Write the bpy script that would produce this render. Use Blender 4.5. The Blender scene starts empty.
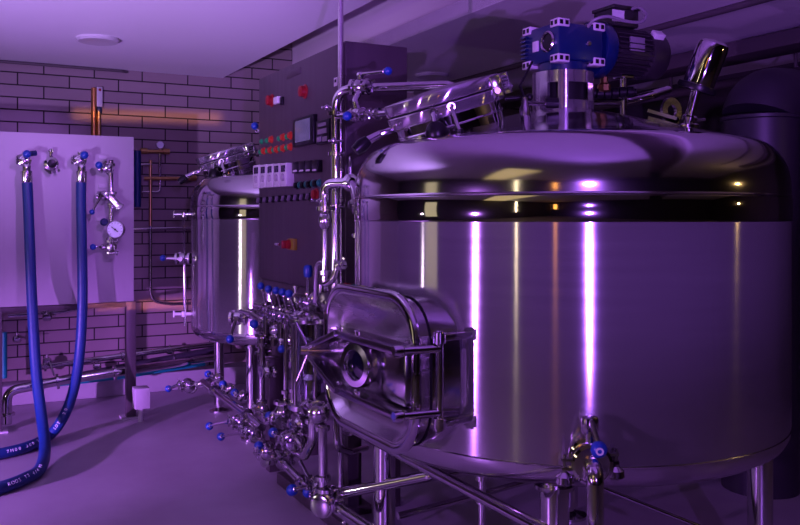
import bpy, bmesh, math, random
from mathutils import Vector as V, Matrix
random.seed(7)
PI = math.pi
YAW = math.radians(28.0); CO = math.cos(YAW); SI = math.sin(YAW)
EYE = 1.4; FOC = 840.0; HZ = 217.0
col = bpy.context.scene.collection

# ---------------------------------------------------------------- survey helpers: sight line -> point in the room
def ray(px, py):
    t = (px-400)/FOC; v = (HZ-py)/FOC
    return V((CO*t+SI, -SI*t+CO, v))
def PD(px, py, d): return V((0, 0, EYE)) + ray(px, py)*d
def PX(px, py, x): r = ray(px, py); return V((0, 0, EYE)) + r*(x/r.x)
def PY(px, py, y): r = ray(px, py); return V((0, 0, EYE)) + r*(y/r.y)
def PZ(px, py, z): r = ray(px, py); return V((0, 0, EYE)) + r*((z-EYE)/r.z)
CAMX = V((CO, -SI, 0)); CAMY = V((SI, CO, 0)); UP = V((0, 0, 1))

# ---------------------------------------------------------------- materials
def mat(name, colr, rough=.5, metal=0., aniso=0., emit=None, estr=0., trans=0., bump=None, coat=0., var=None, spec=None, rot=.25):
    m = bpy.data.materials.new(name); m.use_nodes = True
    nt = m.node_tree; b = nt.nodes['Principled BSDF']
    b.inputs['Base Color'].default_value = (*colr, 1)
    b.inputs['Roughness'].default_value = rough
    b.inputs['Metallic'].default_value = metal
    if spec is not None: b.inputs['Specular IOR Level'].default_value = spec
    if trans: b.inputs['Transmission Weight'].default_value = trans
    if coat: b.inputs['Coat Weight'].default_value = coat
    if aniso:
        b.inputs['Anisotropic'].default_value = aniso
        b.inputs['Anisotropic Rotation'].default_value = rot
        tg = nt.nodes.new('ShaderNodeTangent'); tg.direction_type = 'RADIAL'; tg.axis = 'Z'
        nt.links.new(tg.outputs[0], b.inputs['Tangent'])
    if emit:
        b.inputs['Emission Color'].default_value = (*emit, 1); b.inputs['Emission Strength'].default_value = estr
    tc = nt.nodes.new('ShaderNodeTexCoord')
    if bump:                                    # (scale, strength)
        n = nt.nodes.new('ShaderNodeTexNoise'); n.inputs['Scale'].default_value = bump[0]; n.inputs['Detail'].default_value = 3
        nt.links.new(tc.outputs['Object'], n.inputs['Vector'])
        bp = nt.nodes.new('ShaderNodeBump'); bp.inputs['Strength'].default_value = bump[1]; bp.inputs['Distance'].default_value = .01
        nt.links.new(n.outputs['Fac'], bp.inputs['Height']); nt.links.new(bp.outputs[0], b.inputs['Normal'])
    if var:                                     # (scale vector, rough lo, rough hi, colour lo factor)
        mp = nt.nodes.new('ShaderNodeMapping'); mp.inputs['Scale'].default_value = var[0]
        n = nt.nodes.new('ShaderNodeTexNoise'); n.inputs['Scale'].default_value = 1; n.inputs['Detail'].default_value = 5
        nt.links.new(tc.outputs['Object'], mp.inputs['Vector']); nt.links.new(mp.outputs[0], n.inputs['Vector'])
        r = nt.nodes.new('ShaderNodeMapRange'); r.inputs['From Min'].default_value = .3; r.inputs['From Max'].default_value = .7
        r.inputs['To Min'].default_value = var[1]; r.inputs['To Max'].default_value = var[2]
        nt.links.new(n.outputs['Fac'], r.inputs['Value']); nt.links.new(r.outputs[0], b.inputs['Roughness'])
        if var[3] < 1:
            mx = nt.nodes.new('ShaderNodeMix'); mx.data_type = 'RGBA'
            mx.inputs['A'].default_value = (*[c*var[3] for c in colr], 1); mx.inputs['B'].default_value = (*colr, 1)
            nt.links.new(n.outputs['Fac'], mx.inputs['Factor']); nt.links.new(mx.outputs['Result'], b.inputs['Base Color'])
    return m

M = {}
M['brushed'] = mat('brushed_steel', (.50, .48, .50), .15, .88, aniso=1.0, var=((2, 2, 40), .135, .160, .9))
M['mirror'] = mat('polished_steel', (0.57, 0.55, 0.57), .05, 1)
M['dome'] = mat('polished_dome_steel', (0.55, 0.53, 0.55), .11, 1, bump=(2.2, .05))
M['satin'] = mat('satin_steel', (.64, .62, .64), .15, 1, var=((8, 8, 8), .10, .20, .85))
M['pipe'] = mat('sanitary_tube_steel', (.64, .62, .64), .10, 1)
M['plate'] = mat('steel_plate', (.66, .63, .66), .24, 1, var=((4, 4, 30), .18, .30, .85))
M['bar'] = mat('shaded_steel_bar', (.30, .28, .30), .22, 1)  # steel darkened to stand in for dim reflections on bars and yoke
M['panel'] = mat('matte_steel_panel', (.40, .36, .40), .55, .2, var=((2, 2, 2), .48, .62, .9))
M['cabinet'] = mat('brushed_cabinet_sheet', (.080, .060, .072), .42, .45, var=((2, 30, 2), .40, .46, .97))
M['blue'] = mat('blue_plastic', (.004, .040, .26), .35)
M['hose'] = mat('blue_rubber_hose', (.002, .025, .13), .45, bump=(90, .12))
M['gearblue'] = mat('blue_enamel', (.002, .011, .065), .32, coat=.3)
M['black'] = mat('black_plastic', (.006, .005, .007), .32, spec=.22)
M['rubber'] = mat('black_rubber', (.006, .005, .007), .6, spec=.2)
M['motor'] = mat('dark_motor_paint', (.014, .010, .015), .42)
M['duct'] = mat('dark_duct_sheet', (.022, .016, .028), .45, .1)
M['copper'] = mat('copper_pipe', (.60, .30, .10), .3, 1)
M['brass'] = mat('brass_pipe', (.55, .38, .14), .32, 1)
M['white'] = mat('white_plastic', (.50, .48, .50), .4)
M['greyp'] = mat('grey_plastic', (.16, .14, .17), .45)
M['red'] = mat('red_plastic', (.22, .008, .012), .35)
M['yellow'] = mat('yellow_plastic', (.20, .15, .01), .4)
M['green'] = mat('green_plastic', (.0, .11, .08), .35)
M['redlamp'] = mat('lit_red_lamp', (.22, .01, .01), .35, emit=(1, .05, .04), estr=.10)
M['greenlamp'] = mat('green_lamp', (.01, .15, .06), .35, emit=(.0, .5, .2), estr=.05)
M['screen'] = mat('lit_screen', (.03, .03, .05), .2, emit=(.42, .30, .85), estr=.16)
M['display'] = mat('dark_display', (.015, .012, .03), .15)
M['glassdark'] = mat('sight_glass', (.004, .004, .010), .06, spec=.35)
M['glass'] = mat('clear_glass_tube', (.85, .85, .95), .03, trans=1.)
M['dial'] = mat('white_dial_face', (.72, .76, .85), .4)
M['teal'] = mat('teal_pipe_paint', (.0, .22, .24), .4)
M['marking'] = mat('white_hose_print', (.65, .65, .75), .5)
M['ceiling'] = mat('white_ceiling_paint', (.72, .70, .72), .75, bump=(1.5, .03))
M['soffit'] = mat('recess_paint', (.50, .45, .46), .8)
M['plinth'] = mat('plinth_render', (.28, .25, .28), .7)
M['darkwall'] = mat('dark_wall_paint', (.035, .025, .035), .85)
M['leftwall'] = mat('grey_wall_paint', (.07, .06, .07), .8)
M['tray'] = mat('dark_cable_tray', (.10, .08, .09), .5, .3)

def floor_mat():
    m = mat('epoxy_floor', (.30, .27, .31), .42)
    nt = m.node_tree; b = nt.nodes['Principled BSDF']
    tc = nt.nodes.new('ShaderNodeTexCoord'); n = nt.nodes.new('ShaderNodeTexNoise')
    n.inputs['Scale'].default_value = 1.6; n.inputs['Detail'].default_value = 7; n.inputs['Roughness'].default_value = .6
    nt.links.new(tc.outputs['Object'], n.inputs['Vector'])
    r = nt.nodes.new('ShaderNodeValToRGB')
    r.color_ramp.elements[0].position = .3; r.color_ramp.elements[0].color = (.24, .20, .24, 1)
    r.color_ramp.elements[1].position = .75; r.color_ramp.elements[1].color = (.33, .29, .34, 1)
    nt.links.new(n.outputs['Fac'], r.inputs[0]); nt.links.new(r.outputs[0], b.inputs['Base Color'])
    return m
M['floor'] = floor_mat()

def tile_mat():
    m = mat('glazed_wall_tile', (.4, .38, .4), .3)
    nt = m.node_tree; b = nt.nodes['Principled BSDF']
    tc = nt.nodes.new('ShaderNodeTexCoord'); sp = nt.nodes.new('ShaderNodeSeparateXYZ'); cb = nt.nodes.new('ShaderNodeCombineXYZ')
    nt.links.new(tc.outputs['Object'], sp.inputs[0])
    ax = nt.nodes.new('ShaderNodeMath'); ax.operation = 'ADD'; ax.inputs[1].default_value = -.062 + .371*20
    az = nt.nodes.new('ShaderNodeMath'); az.operation = 'ADD'; az.inputs[1].default_value = -2.505 + .0946*28
    nt.links.new(sp.outputs['X'], ax.inputs[0]); nt.links.new(sp.outputs['Z'], az.inputs[0])
    nt.links.new(ax.outputs[0], cb.inputs['X']); nt.links.new(az.outputs[0], cb.inputs['Y'])
    br = nt.nodes.new('ShaderNodeTexBrick')
    br.inputs['Scale'].default_value = 1; br.inputs['Brick Width'].default_value = .371; br.inputs['Row Height'].default_value = .0946
    br.inputs['Mortar Size'].default_value = .0055; br.inputs['Mortar Smooth'].default_value = .2; br.inputs['Bias'].default_value = -.2
    br.inputs['Color1'].default_value = (.25, .19, .20, 1); br.inputs['Color2'].default_value = (.205, .155, .165, 1)
    br.inputs['Mortar'].default_value = (.012, .008, .010, 1)
    nt.links.new(cb.outputs[0], br.inputs['Vector'])
    nt.links.new(br.outputs['Color'], b.inputs['Base Color'])
    mr = nt.nodes.new('ShaderNodeMapRange'); mr.inputs['To Min'].default_value = .30; mr.inputs['To Max'].default_value = .8
    nt.links.new(br.outputs['Fac'], mr.inputs['Value']); nt.links.new(mr.outputs[0], b.inputs['Roughness'])
    bp = nt.nodes.new('ShaderNodeBump'); bp.invert = True; bp.inputs['Strength'].default_value = .4; bp.inputs['Distance'].default_value = .004
    nt.links.new(br.outputs['Fac'], bp.inputs['Height']); nt.links.new(bp.outputs[0], b.inputs['Normal'])
    return m
M['tile'] = tile_mat()

# ---------------------------------------------------------------- mesh builder
def frame_of(axis):
    a = V(axis).normalized()
    h = UP if abs(a.z) < .9 else V((1, 0, 0))
    u = h.cross(a).normalized(); v = a.cross(u).normalized()
    return u, v, a
def fillet(pts, rad, n=7):
    pts = [V(p) for p in pts]
    if rad <= 0 or len(pts) < 3: return pts
    out = [pts[0]]
    for i in range(1, len(pts)-1):
        p = pts[i]; a = pts[i-1]-p; b = pts[i+1]-p
        la, lb = a.length, b.length
        if la < 1e-6 or lb < 1e-6: continue
        a.normalize(); b.normalize()
        ang = a.angle(b)
        if ang > PI-.03: out.append(p); continue
        d = min(rad/math.tan(ang/2), la*.48, lb*.48)
        q0 = p+a*d; q1 = p+b*d
        for k in range(n+1):
            t = k/n; out.append(q0*(1-t)**2 + p*2*t*(1-t) + q1*t*t)
    out.append(pts[-1]); return out
def smooth_path(pts, n=8):
    pts = [V(p) for p in pts]; out = []
    for i in range(len(pts)-1):
        p0 = pts[max(i-1, 0)]; p1 = pts[i]; p2 = pts[i+1]; p3 = pts[min(i+2, len(pts)-1)]
        for k in range(n):
            t = k/n
            out.append(.5*((2*p1)+(p2-p0)*t+(2*p0-5*p1+4*p2-p3)*t*t+(3*p1-p0-3*p2+p3)*t**3))
    out.append(pts[-1]); return out

class MB:
    def __init__(s): s.bm = bmesh.new()
    def rings(s, rings, cap0=True, cap1=True, closed=False):
        vs = [[s.bm.verts.new(p) for p in r] for r in rings]
        n = len(vs[0]); m = len(vs)
        for i in range(m if closed else m-1):
            A, B = vs[i], vs[(i+1) % m]
            for k in range(n):
                try: s.bm.faces.new((A[k], A[(k+1) % n], B[(k+1) % n], B[k]))
                except ValueError: pass
        if not closed:
            if cap0: s.bm.faces.new(list(reversed(vs[0])))
            if cap1: s.bm.faces.new(vs[-1])
        return s
    def lathe(s, prof, origin, axis=UP, seg=32, closed=False, cap=True):
        u, v, a = frame_of(axis); o = V(origin); R = []
        for r, h in prof:
            r = max(r, 1e-4)
            R.append([o + a*h + u*(r*math.cos(2*PI*k/seg)) + v*(r*math.sin(2*PI*k/seg)) for k in range(seg)])
        return s.rings(R, cap, cap, closed)
    def cyl(s, p0, p1, r, r1=None, seg=20):
        p0, p1 = V(p0), V(p1); L = (p1-p0).length
        return s.lathe([(r, 0), (r if r1 is None else r1, L)], p0, p1-p0, seg)
    def ring(s, c, axis, R, r, seg=28, sub=8):
        return s.lathe([(R+r*math.cos(2*PI*k/sub), r*math.sin(2*PI*k/sub)) for k in range(sub)], c, axis, seg, closed=True)
    def band(s, c, axis, r0, r1, h, seg=28):       # flat ring with a hole
        return s.lathe([(r0, -h/2), (r1, -h/2), (r1, h/2), (r0, h/2)], c, axis, seg, closed=True)
    def sphere(s, c, r, seg=16, sc=(1, 1, 1)):
        n = seg//2
        return s.lathe([(r*math.sin(PI*i/n), -r*math.cos(PI*i/n)*sc[2]) for i in range(n+1)], c, UP, seg)
    def tube(s, pts, r, fil=0., seg=14, smooth=False):
        pts = smooth_path(pts) if smooth else fillet(pts, fil)
        P = [pts[0]]
        for p in pts[1:]:
            if (p-P[-1]).length > 1e-5: P.append(p)
        t0 = (P[1]-P[0]).normalized(); u, v, _ = frame_of(t0); R = []
        rr = r if callable(r) else (lambda f: r)
        for i, p in enumerate(P):
            if i == 0: t = t0
            elif i == len(P)-1: t = (P[i]-P[i-1]).normalized()
            else: t = ((P[i]-P[i-1]).normalized()+(P[i+1]-P[i]).normalized()).normalized()
            u = (u - t*u.dot(t)).normalized(); v = t.cross(u)
            q = rr(i/(len(P)-1))
            R.append([p+u*(q*math.cos(2*PI*k/seg))+v*(q*math.sin(2*PI*k/seg)) for k in range(seg)])
        return s.rings(R)
    def box(s, c, size, rot=None, bev=0.):
        c = V(c); R = rot or Matrix.Identity(3)
        sx, sy, sz = [q/2 for q in size]
        vs = [s.bm.verts.new(c + R @ V((x*sx, y*sy, z*sz))) for x in (-1, 1) for y in (-1, 1) for z in (-1, 1)]
        fs = [s.bm.faces.new([vs[i] for i in f]) for f in ((0, 1, 3, 2), (4, 6, 7, 5), (0, 4, 5, 1), (2, 3, 7, 6), (0, 2, 6, 4), (1, 5, 7, 3))]
        if bev:
            es = {e for f in fs for e in f.edges}
            bmesh.ops.bevel(s.bm, geom=list(es), offset=bev, segments=2, affect='EDGES', profile=.5)
        return s
    def bar(s, p0, p1, w, h, up=UP, bev=0.):
        p0, p1 = V(p0), V(p1); d = (p1-p0); L = d.length; d.normalize()
        y = V(up).cross(d).normalized(); z = d.cross(y)
        R = Matrix((d, y, z)).transposed()
        return s.box((p0+p1)/2, (L, w, h), R, bev)
    def prism(s, outline, depth):                 # outline: list of points, depth: vector
        d = V(depth)
        return s.rings([[V(p) for p in outline], [V(p)+d for p in outline]])
    def arcwall(s, c, r0, r1, a0, a1, z0, z1, n=10):
        R = []
        for k in range(n+1):
            a = a0+(a1-a0)*k/n; q = V((math.cos(a), math.sin(a), 0))
            R.append([V(c)+q*r0+UP*z0, V(c)+q*r1+UP*z0, V(c)+q*r1+UP*z1, V(c)+q*r0+UP*z1])
        return s.rings(R)
    def build(s, name, m, parent=None, loc=None, sharp=35):
        bmesh.ops.recalc_face_normals(s.bm, faces=s.bm.faces)
        base = V((0, 0, 0))
        if parent is not None: base = world_base(parent)
        elif loc is not None: base = V(loc)
        for v in s.bm.verts: v.co -= base
        lim = math.radians(sharp)
        for f in s.bm.faces: f.smooth = True
        for e in s.bm.edges:
            if len(e.link_faces) == 2:
                if e.calc_face_angle(0) > lim: e.smooth = False
        me = bpy.data.meshes.new(name); s.bm.to_mesh(me); s.bm.free()
        o = bpy.data.objects.new(name, me); col.objects.link(o)
        me.materials.append(m if not isinstance(m, str) else M[m])
        if parent is not None: o.parent = parent
        elif loc is not None: o.location = base
        return o
def world_base(o):
    b = V((0, 0, 0))
    while o is not None: b = b + o.location; o = o.parent
    return b
def tag(o, label, cat, group=None):
    o['label'] = label; o['category'] = cat
    if group: o['group'] = group
    return o
def thing(name, label, cat, loc, group=None):
    o = bpy.data.objects.new(name, None); col.objects.link(o)
    o.empty_display_size = .1; o.location = V(loc)
    return tag(o, label, cat, group)
def struct(name, mb, m, **k):
    o = mb.build(name, m, **k); o['kind'] = 'structure'; return o

# ================================================================ THE SETTING
XL, XR, YF, YB, ZC = -3.6, 5.7, -3.2, 7.04, 2.587
RX0, RX1, RZ = 2.03, 2.66, 3.02
struct('floor', MB().box(((XL+XR)/2, (YF+YB)/2, -.05), (XR-XL+.4, YB-YF+.4, .1)), 'floor')
struct('ceiling', MB().box(((XL+RX0)/2, (YF+YB)/2, ZC+.05), (RX0-XL, YB-YF, .1)), 'ceiling')
struct('ceiling.001', MB().box(((RX1+XR)/2, (YF+YB)/2, ZC+.05), (XR-RX1, YB-YF, .1)), 'ceiling')
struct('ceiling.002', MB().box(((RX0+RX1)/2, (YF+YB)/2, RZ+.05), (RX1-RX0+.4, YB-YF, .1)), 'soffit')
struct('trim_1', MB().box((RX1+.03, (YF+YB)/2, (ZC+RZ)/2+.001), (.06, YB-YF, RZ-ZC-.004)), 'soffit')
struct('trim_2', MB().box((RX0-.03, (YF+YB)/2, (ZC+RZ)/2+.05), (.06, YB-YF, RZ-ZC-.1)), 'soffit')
struct('wall_back', MB().box(((XL+XR)/2, YB+.05, RZ/2), (XR-XL+.4, .1, RZ+.2)), 'tile')
struct('wall_right', MB().box((XR+.05, (YF+YB)/2, RZ/2), (.1, YB-YF+.2, RZ+.2)), 'darkwall')
struct('wall_left', MB().box((XL-.05, (YF+YB)/2, RZ/2), (.1, YB-YF+.2, RZ+.2)), 'leftwall')
struct('wall_front', MB().box(((XL+XR)/2, YF-.05, RZ/2), (XR-XL+.4, .1, RZ+.2)), 'darkwall')
struct('baseboard_back', MB().box((1.0, YB-.10, .075), (6.0, .2, .15), bev=.01), 'plinth')

# ================================================================ BREWING TANKS
DPROF = [(1.0, .0), (1.0, .045), (.988, .10), (.955, .150), (.90, .190), (.80, .212), (.66, .238), (.5, .268), (.3, .312), (.13, .343), (.001, .353)]
Z_SEAM, Z_B0, Z_B1 = .671, 1.385, 1.467
def dome_z(R, r):
    f = r/R
    for (a, za), (b, zb) in zip(DPROF, DPROF[1:]):
        if b <= f <= a: return Z_B1 + (za+(zb-za)*(a-f)/(a-b))
    return Z_B1
def camdir(lat, dep, z=0): return CAMX*lat + CAMY*dep + UP*z

def make_tank(label, cx, cy, R, leg_r, leg_R, angs):
    c = V((cx, cy, 0))
    t = thing('brewing_tank', label, 'tank', c, 'stainless brewing tanks')
    MB().lathe([(R-.02, Z_SEAM), (R, Z_SEAM), (R, Z_B0), (R-.02, Z_B0)], c, seg=128, cap=False).build('shell', 'brushed', t)
    MB().lathe([(R-.01, Z_B0), (R+.003, Z_B0+.001), (R+.004, Z_B0+.004), (R+.004, Z_B1-.004), (R+.003, Z_B1-.001), (R-.01, Z_B1)], c, seg=128, cap=False).build('polished_band', 'mirror', t)
    pts = smooth_path([V((r*R, z+Z_B1, 0)) for r, z in DPROF], 5)
    MB().lathe([(p.x, p.y) for p in pts], c, seg=128, cap=False).build('dome', 'dome', t)
    MB().ring(c+UP*(Z_B1+.004), UP, R+.001, .005, 128, 8).build('rim_bead', 'satin', t)
    MB().lathe([(R, Z_SEAM), (R-.003, .645), (R-.018, .618), (R-.05, .598), (R-.11, .583), (R*.5, .545), (.06, .50)], c, seg=128).build('bottom_cone', 'satin', t)
    MB().ring(c+UP*Z_SEAM, UP, R-.001, .0035, 128, 6).build('weld_seam', 'satin', t)
    MB().cyl(c+UP*.40, c+UP*.52, .05).build('outlet_stub', 'pipe', t)
    for a in angs:
        a = math.radians(a); p = c+V((math.cos(a), math.sin(a), 0))*leg_R
        l = MB().cyl(p+UP*.05, p+UP*.61, leg_r, seg=24).build('leg', 'pipe', t)
        MB().lathe([(leg_r*1.9, 0), (leg_r*1.9, .012), (leg_r*.6, .03), (leg_r*.5, .07)], p).build('foot', 'satin', l)
        MB().band(p+UP*.585, UP, leg_r*.9, leg_r*1.35, .012).build('leg_collar', 'satin', l)
    return t, c

# hatch on the dome, tilted towards the left
def top_hatch(t, c, R, RL, off_lat, off_dep):
    p = c + camdir(off_lat, off_dep); r = math.hypot(off_lat, off_dep)
    n = camdir(-.285, -.13, .95).normalized()
    p = p + UP*(dome_z(R, r)+.024)
    u, v, _ = frame_of(n)
    nk = MB().lathe([(RL*.90, -.14), (RL*.90, .045), (RL*.80, .045)], p, n, 64).build('hatch_neck', 'mirror', t)
    MB().ring(p+n*.0-UP*.0, n, RL*.91, .004, 48, 6).build('weld_bead', 'satin', nk)
    MB().lathe([(RL*.86, .036), (RL*.985, .036), (RL, .041), (RL, .074), (RL*.985, .078), (RL*.86, .078)], p, n, 72).build('clamp_ring', 'brushed', nk)
    MB().lathe([(RL*.9, .078), (RL*.955, .081), (RL*.9, .084)], p, n, 64).build('gasket', 'rubber', nk)
    MB().lathe([(RL*.9, .084), (RL*.985, .084), (RL, .089), (RL, .122), (RL*.985, .127), (RL*.8, .130), (RL*.4, .136), (0, .138)], p, n, 72).build('hatch_lid', 'brushed', nk)
    def around(lat, dep, h, rr=1.0):
        d = camdir(lat, dep); d = (d - n*d.dot(n)).normalized(); return p+d*(RL*rr)+n*h, d
    # swing bolt with a black ball grip facing the room
    for lat, dep, big in ((-.30, -1, True), (.0, -1, False)):
        q, d = around(lat, dep, .07, 1.03)
        q = q - n*.030
        b = MB().cyl(q+n*.02, q-n*(.03 if big else .06)+d*(.03 if big else .045), .007).ring(q+n*.024, d, .012, .005, 16, 6).build('swing_bolt', 'satin', nk)
        e = q - n*(.038 if big else .075) + d*(.036 if big else .05)
        if big: MB().lathe([(.012, .032), (.030, .018), (.040, -.004), (.038, -.022), (.024, -.036), (.0, -.040)], e, n, 24).build('grip', 'black', b)
        else: MB().lathe([(.013, .02), (.016, 0), (.014, -.012)], e, n, 16).bar(e-CAMX*.034-n*.014, e+CAMX*.034-n*.006, .014, .012, n, .004).build('grip', 'black', b)
    # counterweight handle at the left
    q, d = around(-1, -.25, .04, .98)
    a = MB().bar(q-d*.02, q+d*.05, .03, .022, UP, .004).cyl(q+d*.045, q+d*.10-UP*.012, .013, .016).build('lid_handle', 'satin', nk)
    e = q+d*.095-UP*.010; f = q+d*.145-UP*.034
    MB().tube([e, (e+f)/2, f], lambda s: .020+.006*math.sin(s*PI), seg=18).build('handle_grip', 'black', a)
    # hinge at the right
    q, d = around(1, -.55, .07, 1.0); w = n.cross(d).normalized()
    h = MB()
    for s in (-1, 1):
        h.box(q+w*s*.035+d*.01+n*.015, (.05, .016, .075), Matrix((d, w, n)).transposed(), .004)
    h.cyl(q+w*.06+d*.022, q-w*.06+d*.022, .011)
    hg = h.build('hinge', 'satin', nk)
    MB().cyl(q+w*.025+d*.02+n*.03, q-w*.025+d*.02+n*.03, .016).build('hinge_barrel', 'satin', hg)
    q2, d2 = around(1, .05, .03, 1.0)
    MB().cyl(q2, q2+d2*.09-n*.02, .008).sphere(q2+d2*.09-n*.02, .014).build('latch_rod', 'black', nk)
    return nk

BIG = V((2.076, 2.566, 0)); RB = .80
tank, c = make_tank('large brewing tank in the foreground with a side door and blue motor on top', BIG.x, BIG.y, RB, .045, .71, (229, 139, 49, 319))
top_hatch(tank, c, RB, .218, -.445, -.16)
SML = V((2.10, 5.52, 0)); RS = .70
stank, c2 = make_tank('smaller brewing tank standing behind the control cabinet, partly hidden by it', SML.x, SML.y, RS, .036, .60, (223, 133, 43, 313))
top_hatch(stank, c2, RS, .20, -.43, -.10)

# side door of the large tank
XD = 1.215; YD, ZD = 2.515, .915; WD, HD = .67, .475
def rrect(w, h, r, n=8):
    o = []
    for cx, cz, a0 in ((w/2-r, h/2-r, 0), (-w/2+r, h/2-r, 90), (-w/2+r, -h/2+r, 180), (w/2-r, -h/2+r, 270)):
        for k in range(n+1):
            a = math.radians(a0+90*k/n); o.append((cx+r*math.cos(a), cz+r*math.sin(a)))
    return o
def door_ring(w, h, r, x, n=8): return [V((x, YD+a, ZD+b)) for a, b in rrect(w, h, r, n)]
side = MB().rings([door_ring(WD-.012, HD-.012, .145, XD+.056), door_ring(WD-.012, HD-.012, .145, XD+.32)]).build('side_door_neck', 'satin', tank)
MB().rings([door_ring(WD-.004, HD-.004, .148, XD+.051), door_ring(WD-.004, HD-.004, .148, XD+.0555)], True, True).build('door_joint', 'rubber', side)
b = MB(); o = rrect(WD, HD, .15, 8); path = [V((XD, YD+a, ZD+z)) for a, z in o]
R = []
for i, p in enumerate(path):
    tt = (path[(i+1) % len(path)]-path[i-1]).normalized(); nn = tt.cross(V((1, 0, 0))).normalized()
    R.append([p+nn*(.017*math.cos(2*PI*k/10))+V((1, 0, 0))*(.015*math.sin(2*PI*k/10)) for k in range(10)])
b.rings(R, closed=True).build('door_rim', 'mirror', side)
door = MB().rings([door_ring(WD-.012, HD-.012, .145, XD+.050), door_ring(WD-.012, HD-.012, .145, XD-.004), door_ring(WD-.04, HD-.04, .135, XD-.008),
                   door_ring(WD-.08, HD-.08, .12, XD+.018), door_ring(WD-.13, HD-.13, .10, XD+.034), door_ring(WD-.3, HD-.3, .06, XD+.040)]).build('side_door', 'plate', tank)
MB().box((XD+.008, YD-.01, .915), (.050, WD-.075, .172), bev=.008).build('door_plate', 'plate', door)
MB().box((XD-.012, 2.265, .915), (.05, .165, .160), bev=.010).build('door_block', 'satin', door)
XK, YK0, YK1 = 1.13, 2.15, 2.58
for z, zs in ((1.010, 1), (.820, -1)):
    MB().box((XK+.035, (YK0+YK1)/2+.01, z), (.075, YK1-YK0+.02, .024), bev=.003).build('crossbar', 'bar', door)
    p0 = V((XK+.03, YK1, z)); p1 = V((XK+.03, YK1+.235, .917+.018*zs))
    MB().bar(p0, p1, .078, .022, V((1, 0, 0)).cross(p1-p0), .003).build('yoke_plate', 'bar', door)
    hp = V((XK+.01, YK0+.008, z)); pin = V((1.272, 2.142, z))
    MB().cyl(hp, pin, .0125).lathe([(.015, -.014), (.018, -.004), (.018, .012), (.013, .018)], hp, V((1, -.06, 0)), 18).build('hinge_arm', 'pipe', door)
    zz = z+.032*zs
    MB().bar((1.262, 2.142, zz), (1.40, 2.17, zz), .034, .022, UP, .004).cyl((1.272, 2.142, zz-.016), (1.272, 2.142, zz+.016), .019).build('hinge_lug', 'satin', tank)
MB().cyl((1.272, 2.142, .765), (1.272, 2.142, 1.062), .0115).build('hinge_pin', 'pipe', tank)
hb = V((XK+.03, YK1+.245, .917))
MB().cyl(hb-CAMX*.055, hb+CAMX*.05, .017).build('yoke_hub', 'satin', door)
MB().cyl(hb-CAMX*.03+UP*.012, hb-CAMX*.075+UP*.105, .0065).cyl(hb-CAMX*.03-UP*.012, hb-CAMX*.07-UP*.11, .0065).build('clamp_handle', 'bar', door)
MB().cyl(hb, (1.45, 2.96, .917), .012).build('yoke_bolt', 'pipe', tank)
nx = V((-1, 0, 0)); g = V((1.152, 2.462, .922)); gn = V((-.97, -.25, 0))
sg = MB().lathe([(.066, -.06), (.066, -.02), (.074, -.016), (.074, .006), (.070, .012), (.050, .014), (.044, .004), (.044, -.05)], g, gn, 40).build('sight_glass_ring', 'satin', door)
MB().lathe([(.045, -.05), (.045, -.002), (.0, .003)], g, gn, 32).build('sight_glass', 'glassdark', sg)
MB().lathe([(.088, -.062), (.088, -.048), (.068, -.044)], g, gn, 40).build('sight_glass_flange', 'satin', sg)
for z in (1.022, .832):
    for y in (2.60, 2.46):
        MB().lathe([(.010, 0), (.010, .010), (.006, .014)], (XK+.02, y, z), UP, 12).build('bar_bolt', 'satin', door)
# lifting lug and small fittings on the dome
lp = PD(671, 111, 3.30)
MB().band(lp, V((0, 1, 0)), .024, .052, .014, 28).box(lp-UP*.05, (.075, .014, .05)).build('lifting_lug', 'plate', tank)
lb = PD(648, 111, 3.22); le = PD(677, 119, 3.18)
MB().bar(lb, le, .035, .012).bar(lb-UP*.03, le-UP*.03, .02, .02).build('lug_bar', 'satin', tank)
MB().lathe([(.05, -.03), (.05, .02), (.042, .026)], PD(686, 131, 3.2), UP, 24).build('canister_port', 'satin', tank)

# ================================================================ AGITATOR DRIVE
A = V((BIG.x, BIG.y, 0)); zt = 1.815
drv = thing('agitator_drive', 'blue gear motor on a slotted steel collar at the top of the large tank', 'motor', A+UP*zt)
pd = MB(); base_a = math.atan2(-A.y, -A.x)      # facing the camera
pd.lathe([(.10, 1.795), (.118, 1.795), (.118, 1.838), (.10, 1.838)], A, UP, 56, closed=True)
pd.lathe([(.10, 1.905), (.118, 1.905), (.118, 1.950), (.10, 1.950)], A, UP, 56, closed=True)
for a0, a1 in ((-9, 10), (70, 120), (165, 195), (250, 331)):
    pd.arcwall(A, .100, .1175, base_a+math.radians(a0), base_a+math.radians(a1), 1.836, 1.907)
pd.build('slotted_collar', 'brushed', drv)
MB().cyl(A+UP*1.80, A+UP*1.95, .088).build('slot_dark_liner', 'rubber', drv)  # black liner added to darken the collar slots
MB().lathe([(.094, 1.948), (.094, 1.985), (.085, 1.992), (.080, 2.01)], A, UP, 48).build('mounting_flange', 'gearblue', drv)
gx0, gx1, gy0, gy1, gz0, gz1 = 1.970, 2.185, 2.460, 2.672, 1.985, 2.125
gb = MB().box(((gx0+gx1)/2, (gy0+gy1)/2, (gz0+gz1)/2), (gx1-gx0, gy1-gy0, gz1-gz0), bev=.012).build('gearbox', 'gearblue', drv)
for x in (gx0+.022, gx1-.022):
    for y in (gy0+.020, gy1-.020):
        for z in (gz0+.004, gz1-.004):
            f = MB().box((x, y, z), (.054, .050, .030), bev=.003).build('mounting_foot', 'white', gb)
            h = MB()
            for k in (-1, 1):
                yy = y-.0255 if y < 2.56 else y+.0255
                h.box((x+k*.013, yy, z), (.014, .003, .016)); h.box((x-.0275, y+k*.012, z), (.003, .013, .016))
            h.build('foot_slot', 'black', f)
fn = MB()
for k in range(6): fn.box((gx0-.004, gy1-.012, gz0+.032+k*.016), (.02, .03, .006))
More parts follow.
